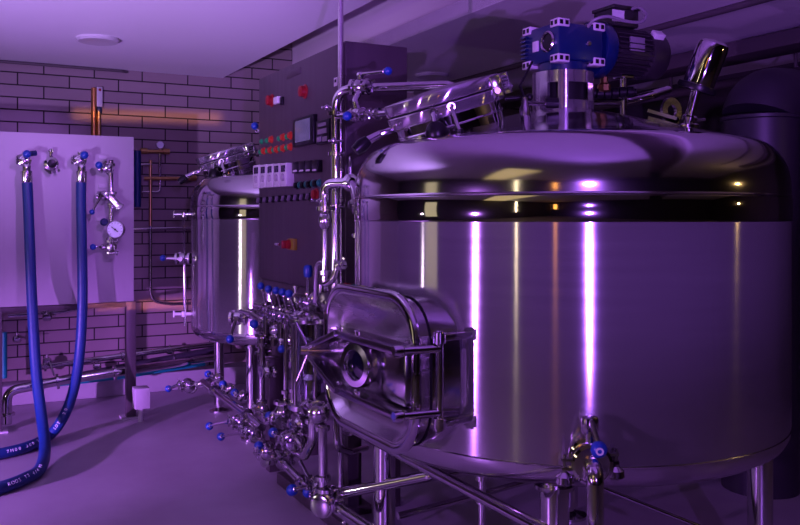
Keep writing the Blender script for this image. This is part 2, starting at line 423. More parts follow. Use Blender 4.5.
fn.build('cooling_fin', 'gearblue', gb)
cc = V((gx0-.002, gy0+.055, 2.056))
MB().lathe([(.036, -.01), (.040, .008), (.034, .012), (.030, .008), (.030, -.01)], cc, nx, 32).build('bore_ring', 'satin', gb)
MB().lathe([(.031, -.01), (.031, .004), (0, .005)], cc, nx, 28).build('bore_cover', 'black', gb)
MB().box((gx0-.002, gy0+.135, 2.052), (.006, .034, .040), bev=.001).build('rating_plate', 'white', gb)
MB().lathe([(.010, -.004), (.010, .006), (.006, .010)], (gx1-.075, gy0-.001, 2.052), V((0, -1, 0)), 14).build('oil_plug', 'satin', gb)
mx = V((1, 0, 0)); mc = V((0, BIG.y, 2.058))
ad = MB().lathe([(.075, 2.165), (.085, 2.20), (.110, 2.205), (.112, 2.21), (.112, 2.255), (.108, 2.262), (.09, 2.265)], mc, mx, 48).build('adapter_disc', 'gearblue', drv)
for k in range(4):
    a = PI/4+k*PI/2
    MB().lathe([(.009, 0), (.009, .010), (.005, .013)], mc+V((2.204, math.cos(a)*.096, math.sin(a)*.096)), nx, 10).build('flange_bolt', 'satin', ad)
mot = MB().lathe([(.080, 2.26), (.084, 2.275), (.084, 2.46), (.08, 2.465)], mc, mx, 40).build('motor_body', 'motor', drv)
for k in range(28):
    a = 2*PI*k/28; d = V((0, math.cos(a), math.sin(a)))
    MB().bar(mc+mx*2.28+d*.088, mc+mx*2.455+d*.088, .005, .022, d).build('cooling_rib', 'motor', mot)
MB().lathe([(.085, 2.455), (.100, 2.458), (.102, 2.465), (.102, 2.525), (.095, 2.548), (.07, 2.556), (0, 2.558)], mc, mx, 40).build('fan_cowl', 'motor', drv)
MB().box(mc+V((2.37, -.092, .02)), (.075, .008, .055), bev=.001).build('name_plate', 'greyp', mot)
MB().box(mc+V((2.49, -.075, .062)), (.05, .035, .045), Matrix.Rotation(math.radians(42), 3, 'X'), .002).build('warning_label', 'white', mot)
tb = MB().box(mc+V((2.345, 0, .128)), (.13, .12, .07), bev=.006).box(mc+V((2.345, 0, .168)), (.14, .13, .014), bev=.003).build('terminal_box', 'motor', drv)
MB().box(mc+V((2.30, -.0615, .130)), (.06, .004, .045)).build('terminal_label', 'white', tb)
MB().tube([PD(632, 9, 3.23), PD(640, 8, 3.2), PD(646, 15, 3.17), PD(641, 22, 3.15), PD(625, 21, 3.12), PD(608, 16.5, 3.1), PD(594, 20, 3.1), PD(588, 27, 3.12)], .006, smooth=True, seg=8).build('power_cable', 'greyp', drv)
pp = V((2.385, BIG.y, 0))
MB().cyl(pp+UP*1.775, pp+UP*1.985, .014).box(pp+UP*1.965, (.06, .05, .012)).lathe([(.035, 0), (.035, .012)], pp+UP*1.77).build('support_post', 'pipe', drv)

# canister and other fittings on the dome
s0, s1, s2 = PD(687, 129, 3.2), PD(697, 88, 3.16), PD(715, 41, 3.12)
cn = thing('vent_canister', 'tilted polished steel canister on a thin stem at the right of the large tank dome', 'canister', s0)
MB().cyl(s0, s1, .019).lathe([(.028, .0), (.028, .014), (.02, .02)], s0+(s1-s0)*.22, s1-s0).build('stem', 'pipe', cn)
L = (s2-s1).length
MB().lathe([(.045, 0), (.056, .008), (.058, .02), (.058, L-.03), (.054, L-.01), (.04, L), (0, L+.002)], s1, s2-s1, 36).build('canister_body', 'mirror', cn)
MB().lathe([(.05, -.012), (.072, -.010), (.074, 0), (.072, .012), (.055, .014)], s1, s2-s1, 32).build('collar', 'black', cn)
MB().cyl(s0+UP*.03, s0+UP*.03+CAMX*.07+UP*.006, .005).build('drain_pin', 'satin', cn)
tag(MB().tube([PD(592, 101, 3.36), PD(628, 101, 3.4), PD(652, 95, 3.42), PD(668, 90, 3.5)], .018, .1).build('spray_pipe', 'pipe', loc=PD(628, 101, 3.4)),
    'steel pipe lying across the tank dome behind the blue motor', 'pipe')
k = MB()
for i in range(6):
    q = PD(592+i*7.5, 93+1.0*math.sin(i), 3.34); k.lathe([(.014, -.016), (.022, -.012), (.022, .012), (.014, .016)], q, CAMX, 12)
k.cyl(PD(590, 93, 3.34), PD(636, 92, 3.34), .013)
tag(k.build('union_fitting', 'black', loc=PD(612, 93, 3.34)), 'black ribbed union fitting on the dome under the motor', 'fitting')
q = PD(604, 85, 3.33)
tag(MB().lathe([(.012, -.03), (.026, -.024), (.026, .0), (.016, .008), (.016, .03)], q, UP, 8).build('brass_fitting', 'brass', loc=q), 'small brass fitting behind the slotted collar of the motor', 'fitting')
q = PD(525, 103, 3.03)
k = thing('dome_inlet_fitting', 'small steel inlet fitting with a nut between the top hatch and the motor collar', 'fitting', q)
MB().cyl(q-CAMX*.0, q+CAMX*.12-UP*.002+CAMY*.03, .008).lathe([(.02, -.06), (.02, -.02), (.012, 0), (.012, .02)], q, UP, 14).build('inlet_body', 'satin', k)
MB().tube([q+CAMX*.0+UP*.01, PD(520, 86, 3.05), PD(532, 62, 3.12)], .005, 0, 8).build('sensor_cable', 'black', k)
MB().cyl(q+CAMX*.075, q+CAMX*.12, .02, seg=10).build('union_nut', 'black', k)

# ================================================================ CONTROL CABINET
CX, CY0, CY1, CZ0, CZ1 = 1.60, 3.575, 4.79, 1.035, 2.222
cab = thing('control_cabinet', 'grey steel control cabinet with screen, drives and push buttons between the two tanks', 'cabinet', (CX+.17, (CY0+CY1)/2, 0))
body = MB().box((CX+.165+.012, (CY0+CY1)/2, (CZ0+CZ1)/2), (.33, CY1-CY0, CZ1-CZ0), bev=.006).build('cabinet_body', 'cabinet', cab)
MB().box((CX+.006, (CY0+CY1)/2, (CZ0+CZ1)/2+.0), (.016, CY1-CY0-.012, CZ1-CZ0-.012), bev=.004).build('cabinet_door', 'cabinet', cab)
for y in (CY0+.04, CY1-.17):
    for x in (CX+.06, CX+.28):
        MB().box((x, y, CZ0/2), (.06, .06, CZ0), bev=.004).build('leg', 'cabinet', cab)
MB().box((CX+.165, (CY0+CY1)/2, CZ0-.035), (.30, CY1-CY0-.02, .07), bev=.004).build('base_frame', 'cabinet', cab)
XF = CX-.002
def fp(px, py, off=0): p = PX(px, py, XF); p.x = XF-off; return p
def frect(x0, y0, x1, y1, dep, name, m, parent, bev=.003):      # box on the cabinet front between two sighted corners
    a = fp(x0, y0); b_ = fp(x1, y1); ax = fp(x0, y1); bx = fp(x1, y0)
    y0_, y1_ = min(a.y, b_.y), max(a.y, b_.y); z1 = (a.z+bx.z)/2; z0 = (ax.z+b_.z)/2
    return MB().box((XF-dep/2+.002, (y0_+y1_)/2, (z0+z1)/2), (dep+.004, y1_-y0_, z1-z0), bev=min(bev, dep*.4)).build(name, m, parent)
sc_ = frect(296.5, 117, 317.3, 145.5, .022, 'touch_screen', 'black', cab)
frect(299.5, 120, 314, 141.5, .026, 'screen_glass', 'screen', sc_, .001)
kp = frect(319.5, 120, 333, 144, .02, 'meter_unit', 'black', cab)
for (x0, y0, x1, y1) in ((322, 123, 330, 126.5), (321.5, 129, 330.5, 134), (321, 137, 325, 142), (326.5, 136.5, 331, 141.5)):
    frect(x0, y0, x1, y1, .023, 'meter_key', 'greyp', kp, .001)
def knobs(pts, name, m, r, h, bez=None):
    for px, py in pts:
        q = fp(px, py)
        o = MB().lathe([(r*1.35, -.002), (r*1.35, .004), (r, .006), (r, h), (r*.7, h+.003), (0, h+.004)], q, nx, 16).build(name, m, cab)
        if bez: MB().ring(q-V((.004, 0, 0)), nx, r*1.25, r*.15, 16, 6).build('bezel', bez, o)
knobs([(272, 139.5), (283.7, 137.3), (291, 135.5), (264.5, 151), (271, 150.2), (277.2, 149.4), (283.7, 148.2), (291, 146.8)], 'red_button', 'redlamp', .017, .016)
knobs([(262.2, 141.5), (267.5, 140.6), (279.5, 138.6), (287.5, 136.8), (261, 152), (267.8, 151), (274, 150), (280.4, 149), (287.2, 147.6)], 'green_button', 'greenlamp', .012, .012)
knobs([(272, 100.5), (305.2, 91.5)], 'mushroom_stop', 'red', .028, .030)
frect(276.5, 97, 281, 104, .02, 'key_tag', 'white', cab)
frect(281.5, 97, 284, 105, .012, 'key_plate', 'black', cab)
for i in range(5):
    x0 = 260.3+i*6.9
    d_ = frect(x0, 165.3-i*.5, x0+6.2, 188.2-i*.42, .045, 'drive_unit', 'white', cab)
    frect(x0+1.6, 167.5-i*.5, x0+5.3, 174-i*.5, .049, 'drive_display', 'display', d_, .001)
    q = fp(x0+3.4, 179.5-i*.5, .045)
    MB().lathe([(.020, -.004), (.019, .010), (0, .012)], q, nx, 18).build('drive_dial', 'panel', d_)
for i in range(4):
    x0 = 296.6+i*6.6
    d_ = frect(x0, 162.0-i*.55, x0+6.0, 173.2-i*.3, .026, 'temperature_controller', 'black', cab)
    frect(x0+1.2, 170.2-i*.32, x0+4.8, 172.0-i*.32, .029, 'lit_readout', 'white', d_, .0005)
knobs([(297.5, 185.5), (304, 185), (310, 184.3), (316.5, 183.6)], 'black_switch', 'black', .016, .018)
knobs([(300.5, 185), (307, 184.4), (313.5, 183.6), (319.8, 182.9)], 'teal_button', 'green', .015, .012)
for i in range(9):
    q = fp(261.5+i*6.2, 200.2-i*.45)
    s_ = MB().lathe([(.019, -.002), (.019, .010), (.016, .014), (0, .015)], q, nx, 16).build('selector_switch', 'rubber', cab)
    MB().box(q-V((.022, 0, 0)), (.016, .008, .030), Matrix.Rotation(.5, 3, 'X'), .002).build('switch_lever', 'greyp', s_)
knobs([(316.5, 194.5)], 'red_push_button', 'red', .024, .022)
ms = frect(290.5, 238.5, 297, 250, .02, 'main_switch_plate', 'yellow', cab)
q = fp(293, 244.3, .02)
MB().lathe([(.026, 0), (.025, .016), (.016, .02)], q, nx, 18).box(q-V((.03, 0, 0)), (.03, .016, .042), bev=.004).build('main_switch_handle', 'red', ms)
MB().cyl(q-V((.05, -.02, 0)), q-V((.055, -.06, 0)), .008).build('padlock_pin', 'satin', ms)
st = frect(334.2, 77.5, 337.6, 86, .002, 'door_sticker', 'white', cab, .0004)
frect(335.1, 79.5, 336.7, 82.5, .004, 'sticker_symbol', 'black', st, .0004)
frect(287, 70, 301, 76.5, .003, 'name_tag', 'cabinet', cab, .0005)

# ================================================================ VALVES
VALVE_LABELS = []
def valve(pos, axis, knob, label, s=1., stem=None, kr=.021):
    pos, axis, knob = V(pos), V(axis).normalized(), V(knob)
    r = thing('butterfly_valve', label, 'valve', pos, 'blue-knobbed valves')
    MB().lathe([(.022*s, -.045*s), (.030*s, -.040*s), (.030*s, -.032*s), (.021*s, -.028*s), (.024*s, -.018*s), (.034*s, -.014*s), (.036*s, 0), (.034*s, .014*s), (.024*s, .018*s), (.021*s, .028*s), (.030*s, .032*s), (.030*s, .040*s), (.022*s, .045*s)], pos, axis, 24).build('valve_body', 'satin', r)
    u, v, _ = frame_of(axis)
    for k in (-1, 1):
        q = pos+axis*(k*.036*s)
        cl = MB().lathe([(.030*s, -.008*s), (.036*s, -.006*s), (.036*s, .006*s), (.030*s, .008*s)], q, axis, 20, closed=True)
        cl.bar(q+u*.034*s-v*.006*s, q+u*.052*s-v*.006*s, .014*s, .006*s, v); cl.bar(q+u*.034*s+v*.008*s, q+u*.052*s+v*.008*s, .014*s, .006*s, v)
        cl = cl.build('tri_clamp', 'pipe', r)
        w = q+u*.046*s
        MB().cyl(w-v*.02*s, w+v*.026*s, .0045*s, seg=8).bar(w+v*.026*s-axis*.014*s, w+v*.032*s+axis*.014*s, .006*s, .010*s, v).build('wing_nut', 'satin', cl)
    d = knob-pos
    st_ = V(stem) if stem is not None else (d-axis*d.dot(axis))
    st_ = st_-axis*st_.dot(axis)
    if st_.length < 1e-4: st_ = v
    st_.normalize()
    top = pos+st_*(.055*s)
    lv = MB().cyl(pos+st_*.02*s, top, .012*s, seg=12).lathe([(.016*s, -.010*s), (.017*s, .0), (.014*s, .008*s)], top, st_, 14)
    lv.tube([top, knob], lambda f: (.0085-.0025*f)*max(s, .8), seg=10)
    lv = lv.build('lever', 'pipe', r)
    dd = (knob-top).normalized()
    MB().sphere(knob, kr, 18).build('knob', 'blue', lv)
    MB().lathe([(.009, -.004), (.012, .0), (.009, .004)], knob-dd*(kr+.001), dd, 12).build('knob_ferrule', 'satin', lv)
    return r

def pipe(label, pts, r, fil=.06, m='pipe', name='steel_pipe', ferr=(), group=None, seg=16, cat='pipe'):
    pts = [V(p) for p in pts]; mid = pts[len(pts)//2]
    o = MB().tube(pts, r, fil, seg).build(name, m, loc=mid); tag(o, label, cat, group)
    for (i, f) in ferr:                    # clamp joints on segment i at fraction f
        a, b = pts[i], pts[i+1]; q = a+(b-a)*f; ax = (b-a).normalized(); u, v, _ = frame_of(ax)
        k = MB().lathe([(r, -.010), (r*1.5+.004, -.008), (r*1.5+.004, .008), (r, .010)], q, ax, 18, closed=True)
        k.cyl(q+u*(r*1.5+.012)-v*.012, q+u*(r*1.5+.012)+v*.020, .004, seg=8).bar(q+u*(r*1.5+.012)+v*.02-ax*.01, q+u*(r*1.5+.012)+v*.026+ax*.01, .005, .01, v)
        k.build('pipe_clamp', 'satin', o)
    return o

# ---------------------------------------------------------------- riser beside the cabinet and the pipe to the top hatch
XP = 1.47
rt = PX(336, 89, XP)
riser_end = PD(462, 84.5, 3.42)
pipe('tall steel riser in front of the cabinet corner that turns right towards the top hatch',
     [PX(335.5, 292, XP), V((XP, PX(335.5, 200, XP).y, rt.z)), riser_end, V((riser_end.x, riser_end.y, 1.70))], .0195, .085, ferr=((0, .42), (0, .68), (0, .88), (1, .18)))
valve(PD(360, 87, 3.5), riser_end-rt, PD(388, 71, 3.42), 'valve on the tall riser pipe with its blue knob beside the cabinet top right', .95, stem=UP, kr=.0175)
b0 = PX(337, 116, XP); b1 = PD(392, 113, 3.35)
pipe('short level branch pipe from the tall riser to the top hatch rim', [b0, b1], .014, 0, ferr=((0, .75),))
valve(PD(358, 114.5, 3.46), b1-b0, PD(347.2, 116, 3.36), 'valve on the short branch beneath the top riser valve, blue knob facing front', .8, stem=-CAMY, kr=.019)
pipe('slanted short tube joining the two riser valves', [PD(360, 90, 3.49), PD(355, 101, 3.46), PD(358, 112, 3.46)], .013, .02)
for px, py, lab in ((324, 107.5, 'small sampling cock on the riser beside the touch screen'), (331, 141, 'small sampling cock on the riser beside the key unit')):
    q = PX(px+10, py, XP)
    k = thing('sampling_cock', lab, 'tap', q)
    MB().cyl(q, q-CAMX*.045, .006, seg=10).lathe([(.008, 0), (.012, .006), (.012, .018), (.007, .022)], q-CAMX*.02, -CAMX, 12).build('cock_body', 'satin', k)
    MB().cyl(q-CAMX*.03+UP*.015, q-CAMX*.03-UP*.012, .004, seg=8).sphere(q-CAMX*.05, .007, 10).build('cock_handle', 'pipe', k)
dk = PD(352, 95, 3.75)
pipe('dark vertical conduit standing at the right corner of the cabinet', [V((1.575, 3.545, 0)), V((1.575, 3.545, ZC+.28))], .013, 0, 'plate', 'conduit', cat='conduit')
# arch pipe
ya = 3.33
pipe('arched steel pipe bridging the tall riser and the side of the large tank',
     [PD(324.5, 212, 3.4), PD(324.5, 183.5, 3.4), PD(355, 182.5, 3.30), PD(357.5, 213, 3.26)], .021, .075, ferr=((0, .12), (1, .85), (2, .7)))
pipe('slim vertical drop tube under the left end of the arched pipe', [PD(325, 214, 3.4), PD(325, 275, 3.4)], .0125, 0, ferr=((0, .04), (0, .96)))
q = PD(325, 220.5, 3.4)
tag(MB().lathe([(.015, -.035), (.024, -.022), (.028, 0), (.024, .022), (.015, .035)], q, UP, 18).build('check_valve', 'satin', loc=q), 'round check valve at the top of the slim drop tube', 'valve')
q = PD(310, 200, 3.36); e = PD(323, 201, 3.4)
k = thing('relief_cock', 'small lever cock pointing left under the arched pipe', 'tap', e)
MB().cyl(e, q, .006, seg=10).build('cock_lever', 'pipe', k); MB().lathe([(.012, -.016), (.018, -.008), (.018, .008), (.012, .016)], e, UP, 14).build('cock_body', 'satin', k)
q = PD(350, 178, 3.32)
k = thing('bleed_valve', 'small upright bleed valve on top of the arched pipe', 'valve', q)
MB().cyl(q, q+UP*.045, .007, seg=10).lathe([(.012, .0), (.013, .01), (.008, .016)], q, UP, 12).build('bleed_body', 'satin', k)
MB().lathe([(.008, .045), (.005, .075), (.002, .085)], q, UP, 10).build('bleed_pin', 'pipe', k)
pipe('slim vertical level tube on the left side of the large tank', [PD(357.5, 214, 3.26), PD(357.5, 300, 3.26)], .011, 0, ferr=((0, .25),))
# goose necks behind the blue tall handle
pipe('bent pipe curving down from the slim drop tube behind the tall blue handle', [PD(326, 290, 3.45), PD(326, 263, 3.5), PD(317, 263, 3.56), PD(315.5, 302, 3.6)], .012, .05)
pipe('small elbow pipe with a clamp to the right of the slim drop tube', [PD(325, 276, 3.4), PD(325, 285, 3.4), PD(333, 280, 3.36), PD(337, 268, 3.36), PD(344, 262, 3.34)], .014, .03, ferr=((3, .5),))

# ---------------------------------------------------------------- valve manifold in front of the cabinet
X0 = 1.40
def Q(px, py, x=X0): return PX(px, py, x)
YD_ = V((0, 1, 0))
# header pipe under the five upper handles
h0, h1 = Q(262, 308, 1.50), Q(318, 316, 1.50)
pipe('horizontal header pipe beneath the row of slanted blue handles', [h0+YD_*.1, h1-YD_*.05], .022, 0, ferr=((0, .2), (0, .5), (0, .8)))
UPK = [((260.8, 286), (266, 303)), ((268.4, 289), (273.5, 306)), ((276, 290.5), (281, 308)), ((282.5, 292), (287, 310)), ((289, 293.5), (296, 312))]
ords = ('first from the left', 'second from the left', 'third in the middle', 'fourth from the left', 'last on the right')
for (kx, ky), (bx, by), w in zip([k[0] for k in UPK], [k[1] for k in UPK], ords):
    valve(Q(bx, by+9, 1.46), YD_, Q(kx, ky, 1.42), 'valve with slanted lever in the row of five under the cabinet, '+w, .8, stem=UP, kr=.0195)
    q = Q(bx, by+9, 1.46); pipe('short drop tube under the slanted lever valve '+w, [q-UP*.03, q-UP*.16], .016, 0)
# tall blue handle
q = Q(308, 304, 1.42); kk = Q(308, 271, 1.42)
vt = valve(q, YD_, Q(308, 275, 1.42), 'valve with a tall upright handle and long blue grip under the red main switch', .9, stem=UP, kr=.010)
MB().lathe([(.010, -.030), (.018, -.026), (.021, -.012), (.021, .012), (.017, .024), (.006, .028)], kk, UP, 18).build('blue_grip', 'blue', vt)
# small tank outlet
q = PD(238, 318, 5.1)
valve(q, CAMX, PD(230, 339, 5.0), 'valve on the bottom of the small tank with blue knob hanging down', 1.2, stem=-CAMY, kr=.024)
pipe('curved pipe running from the small tank outlet to the manifold', [PD(241, 312, 5.1), PD(252, 315, 4.95), PD(262, 322, 4.75), Q(284, 321, 1.5)], .02, .12, ferr=((2, .5),))
valve(PD(266, 328, 4.6), YD_, PD(254, 324, 4.5), 'valve below the curved pipe beside the small tank with blue knob pointing left', 1., stem=-CAMX, kr=.024)
valve(Q(291, 341, 1.45), UP, Q(281.5, 349, 1.40), 'valve half hidden behind the slim posts left of the sight glass', .9, stem=-CAMX, kr=.019)
valve(PD(264, 131, 5.42), UP, PD(254.8, 126, 5.3), 'valve behind the cabinet left edge with its blue knob above the small tank hatch', .9, stem=-CAMX, kr=.024)
pipe('short pipe carrying the valve behind the left edge of the cabinet', [PD(264, 131, 5.42)-UP*.06, PD(264, 131, 5.42)-UP*.30], .018, 0)
# check/strainer cluster below
def fitting(px, py, x, label, s=1., ax=YD_, name='pipe_fitting', m='satin'):
    q = Q(px, py, x); k = thing(name, label, 'fitting', q)
    MB().lathe([(.02*s, -.05*s), (.032*s, -.048*s), (.032*s, -.036*s), (.024*s, -.030*s), (.036*s, -.012*s), (.038*s, 0), (.036*s, .012*s), (.024*s, .030*s), (.032*s, .036*s), (.032*s, .048*s), (.02*s, .05*s)], q, ax, 22).build('fitting_body', m, k)
    u, v, a = frame_of(ax)
    for e in (-1, 1):
        MB().band(q+a*(.042*e*s), a, .028*s, .040*s, .012*s, 20).bar(q+a*(.042*e*s)+u*.036*s, q+a*(.042*e*s)+u*.058*s, .012*s, .014*s, v).build('clamp', 'pipe', k)
    MB().cyl(q+v*.03*s, q+v*.062*s, .012*s, seg=12).lathe([(.018*s, 0), (.018*s, .012*s), (.01*s, .016*s)], q+v*.058*s, v, 12).build('cap', 'pipe', k)
    return k
fitting(263, 344, 1.45, 'clamped fitting under the blue knob between small tank and manifold', 1.1, UP)
fitting(268, 372, 1.42, 'clamped fitting below the small tank in front of the grey column', .8, V((1, 0, 0)))
fitting(276, 330, 1.46, 'clamped tee fitting under the curved pipe end', .9, UP)
fitting(303, 318, 1.46, 'clamped fitting above the round sight glass', .95, YD_)
fitting(321, 300, 1.44, 'clamped fitting between the tall blue handle and the side door', 1., YD_)
fitting(296, 300, 1.50, 'dark clamped fitting behind the tall blue handle', 1., YD_)
fitting(331, 311, 1.42, 'clamped fitting tucked against the upper left corner of the side door', .9, UP)
# column behind
tag(MB().box(Q(273, 384, 1.56)-V((0, 0, 0)), (.07, .09, .30), bev=.004).box((Q(273, 384, 1.56).x, Q(273, 384, 1.56).y, .27), (.06, .06, .54)).build('support_column', 'cabinet', loc=(Q(273, 384, 1.56).x, Q(273, 384, 1.56).y, 0)), 'grey square steel column behind the manifold under the cabinet', 'column')
# slim posts
for px, y0, y1, r, lab in ((286, 318, 400, .013, 'slim vertical tube left of the sight glass, leftmost of the pair'), (293, 322, 398, .010, 'slim vertical tube close to the sight glass left edge'),
                      (262, 338, 408, .016, 'vertical pipe in front of the small tank leg')):
    pipe(lab, [Q(px, y0, 1.42), Q(px, y1, 1.42)], r, 0, ferr=((0, .1), (0, .9)))
# sight glass vessel with tie rods
sgc = Q(312, 362, 1.40); zb, zt_ = Q(312, 403, 1.40).z, Q(312, 322, 1.40).z
sv = thing('sight_glass_vessel', 'round sight glass vessel with tie rods between two steel flanges left of the side door', 'vessel', (sgc.x, sgc.y, zb))
c3 = V((sgc.x, sgc.y, 0))
MB().lathe([(.10, zt_), (.104, zt_+.004), (.104, zt_+.018), (.085, zt_+.024), (.03, zt_+.04)], c3, UP, 40).build('top_flange', 'satin', sv)
MB().lathe([(.03, zb-.05), (.09, zb-.028), (.108, zb-.018), (.108, zb), (.10, zb+.004)], c3, UP, 40).build('bottom_flange', 'satin', sv)
MB().lathe([(.066, zb+.002), (.066, zt_), (.061, zt_), (.061, zb+.002)], c3, UP, 36, closed=True).build('glass_cylinder', 'glass', sv)
MB().cyl(c3+UP*zb, c3+UP*(zb+.09), .040).lathe([(.048, zb+.09), (.048, zb+.11), (.030, zb+.13), (.026, zt_-.08), (.05, zt_-.06), (.05, zt_)], c3, UP, 24).build('bright_core', 'mirror', sv)  # polished core added to look bright inside the clear glass
for k in range(6):
    a = k*PI/3+.3; p = c3+V((math.cos(a), math.sin(a), 0))*.09
    rd = MB().cyl(p+UP*(zb-.02), p+UP*(zt_+.02), .008, seg=12).build('tie_rod', 'pipe', sv)
    MB().lathe([(.014, 0), (.014, .012), (.008, .016)], p+UP*(zt_+.014), UP, 6).lathe([(.014, 0), (.014, .012)], p+UP*(zb-.032), UP, 6).build('nut', 'satin', rd)
# pump head, U bend and pipes under the sight glass
pc = Q(318, 413, 1.34)
pm = thing('transfer_pump', 'rounded polished pump head with clamp under the sight glass vessel', 'pump', pc)
MB().lathe([(.02, -.055), (.036, -.050), (.042, -.02), (.042, .012), (.036, .03), (.022, .04), (.0, .043)], pc, V((-.5, -.85, 0)), 32).build('pump_head', 'satin', pm)
MB().ring(pc+V((-.5, -.85, 0)).normalized()*-.02, V((-.5, -.85, 0)), .043, .007, 32, 8).build('pump_clamp', 'pipe', pm)
MB().cyl(pc+V((.02, .04, 0)), pc+V((.12, .20, 0)), .04).build('pump_motor', 'cabinet', pm)
MB().cyl(pc, pc+YD_*.13+UP*.01, .020).lathe([(.03, .10), (.034, .105), (.034, .12), (.03, .125)], pc, YD_, 18).build('pump_inlet', 'pipe', pm)
pipe('steel U bend pipe looping beneath the manifold left of the pump', [Q(288, 425, 1.38), Q(290, 448, 1.38), Q(305, 456, 1.36), Q(313, 440, 1.35), Q(313, 416, 1.35)], .021, .06, ferr=((0, .1), (3, .8)))
pipe('vertical pipe dropping from the pump to the low ball joint', [Q(322.5, 424, 1.35), Q(323, 493, 1.35)], .0185, 0, ferr=((0, .06), (0, .78)))
jc = Q(326, 503, 1.36)
bj = thing('ball_tee', 'round clamped ball tee low down at the foot of the vertical pump pipe', 'fitting', jc)
jx = V((-.80, -.60, 0))
MB().lathe([(.02, -.06), (.038, -.056), (.047, -.03), (.047, .006), (.041, .012), (.041, .020)], jc, jx, 32).build('tee_body', 'satin', bj)
MB().lathe([(.041, .016), (.053, .021), (.053, .033), (.046, .037), (.046, .052), (.036, .056), (0, .057)], jc, jx, 32).build('end_cap', 'satin', bj)
MB().lathe([(.03, .035), (.05, .042), (.05, .062), (.03, .066)], jc, V((1, -.1, .1)), 24).build('outlet_clamp', 'pipe', bj)
MB().lathe([(.025, .03), (.042, .05), (.042, .064), (.022, .07)], jc, UP, 24).build('inlet_clamp', 'pipe', bj)
q = jc+V((.06, -.05, -.02)); MB().cyl(q+UP*.03, q-UP*.05, .006, seg=8).sphere(q-UP*.055, .012, 10).build('clamp_bolt', 'satin', bj)
valve(jc+V((.02, .13, .02)), V((.1, 1, .35)), Q(292, 490, 1.30), 'valve behind the low ball tee with a long straight lever and blue knob', 1., stem=V((-1, 0, .3)), kr=.026)
valve(Q(317, 487, 1.40), V((.1, 1, .1)), Q(308, 492, 1.34), 'valve behind the low ball tee with its blue knob held close', .9, stem=V((-1, 0, .1)), kr=.024)
# low pipes running along the row
pipe('low straight pipe along the floor from the small tank leg to the manifold', [PX(203, 382, 1.35), PX(252, 419, 1.35), PX(262, 428, 1.35)], .022, .02, ferr=((0, .28), (0, .92)))
pipe('lower floor pipe leading down to the ball tee', [Q(256, 436, 1.36), Q(286, 466, 1.36), Q(320, 500, 1.36)], .019, .02, ferr=((0, .4), (0, .9), (1, .5)))
pipe('short cross pipe behind the blue knobs by the small tank feet', [PX(193, 386, 1.30), PX(206, 382, 1.36), PX(215, 378, 1.6)], .018, .03)
LOW = [((168.6, 388.7), (189, 386), 1.28, 'valve standing alone nearest the wall post, knob pointing left', 1.15),
       ((208, 374), (219, 378), 1.45, 'valve beside the left leg of the small tank, knob highest of the floor group', .8),
       ((223, 384), (230, 389), 1.40, 'valve just right of the small tank left leg, knob above the low straight pipe', .8),
       ((234.6, 392.6), (243, 396), 1.40, 'valve right of two others above the low straight pipe', .8),
       ((209.5, 426), (240, 423), 1.30, 'valve below the low straight pipe with lever pointing left, farther of the two', 1.05),
       ((221, 436.5), (253, 434), 1.30, 'valve below the low straight pipe with lever pointing left, nearer of the two', 1.05),
       ((269.5, 416), (262, 409), 1.38, 'valve under the grey column with a bent bracket', .9),
       ((273, 432.5), (291, 441), 1.30, 'valve left of the steel U bend with lever rising left', 1.1),
       ((258.7, 446), (266, 452), 1.30, 'valve low between the two floor pipes, left of the lower pipe end', .95)]
for (kx, ky), (bx, by), x, lab, s in LOW:
    valve(PX(bx, by, x), YD_ if s > 1 else V((.2, 1, 0)), PX(kx, ky, x-.03), lab, s, stem=V((-1, 0, .25)), kr=.0225)
fitting(283, 412, 1.34, 'pale square topped fitting in front of the manifold centre', 1.1, UP)
fitting(280, 420, 1.33, 'clamped fitting left of the pump under the grey column', 1.0, YD_)
fitting(301, 424, 1.36, 'clamped fitting between the U bend and the pump', 1.0, V((1, 0, .3)))
fitting(296, 408, 1.42, 'clamped fitting under the lower flange of the sight glass', .9, YD_)
fitting(300, 440, 1.42, 'clamped fitting inside the steel U bend', .85, UP)
fitting(271, 458, 1.33, 'clamped fitting on the lower floor pipe near its upper end', .9, V((1, .4, 0)))
fitting(262, 452, 1.30, 'clamped fitting hanging under the low knob left of the lower pipe', .7, V((1, 0, .5)))
fitting(333, 395, 1.40, 'clamped fitting between the sight glass and the side door edge', .9, UP)
fitting(288, 455, 1.45, 'clamped fitting below the steel U bend', .9, UP)
pipe('bent bracket pipe rising left of the pale square topped fitting', [Q(277, 419, 1.34), Q(266, 424, 1.34), Q(262, 414, 1.36), Q(262, 408, 1.38)], .012, .02)
pipe('slim tie pipe running from the lower manifold to the ball tee', [Q(300, 462, 1.48), Q(312, 486, 1.46), Q(318, 496, 1.42)], .012, .03)
pipe('bent pipe curving beneath the side door towards the tank', [Q(336, 420, 1.45), Q(337, 448, 1.45), PX(350, 452, 1.55), PX(366, 448, 1.75)], .015, .05)
pipe('long shiny pipe running under the side door along the front of the large tank', [Q(338, 418, 1.43), PX(346, 426, 1.44), PX(362, 434, 1.44), V((1.44, 1.30, PX(440, 475, 1.44).z)), V((1.44, 1.30, .02))], .019, .04, ferr=((1, .2),))
pipe('level pipe leaving the ball tee to the right beneath the tank', [jc+V((.05, 0, .03)), PD(430, 476, 3.25), PD(520, 462, 3.45)], .022, .02)
pipe('dark pipe from the ball tee running forward along the floor', [jc+V((.03, -.05, -.01)), V((1.42, 2.5, .2)), V((1.42, 1.2, .2))], .026, .02)
pipe('thin dark pipe beneath the tank behind the left leg', [PD(398, 516, 3.0), PD(470, 497, 3.15), PD(540, 478, 3.4)], .012, .02)
pipe('slim drain tube hanging under the tank middle', [PD(482, 470, 2.9), PD(482, 530, 2.9)], .014, 0, ferr=((0, .12), (0, .5)))
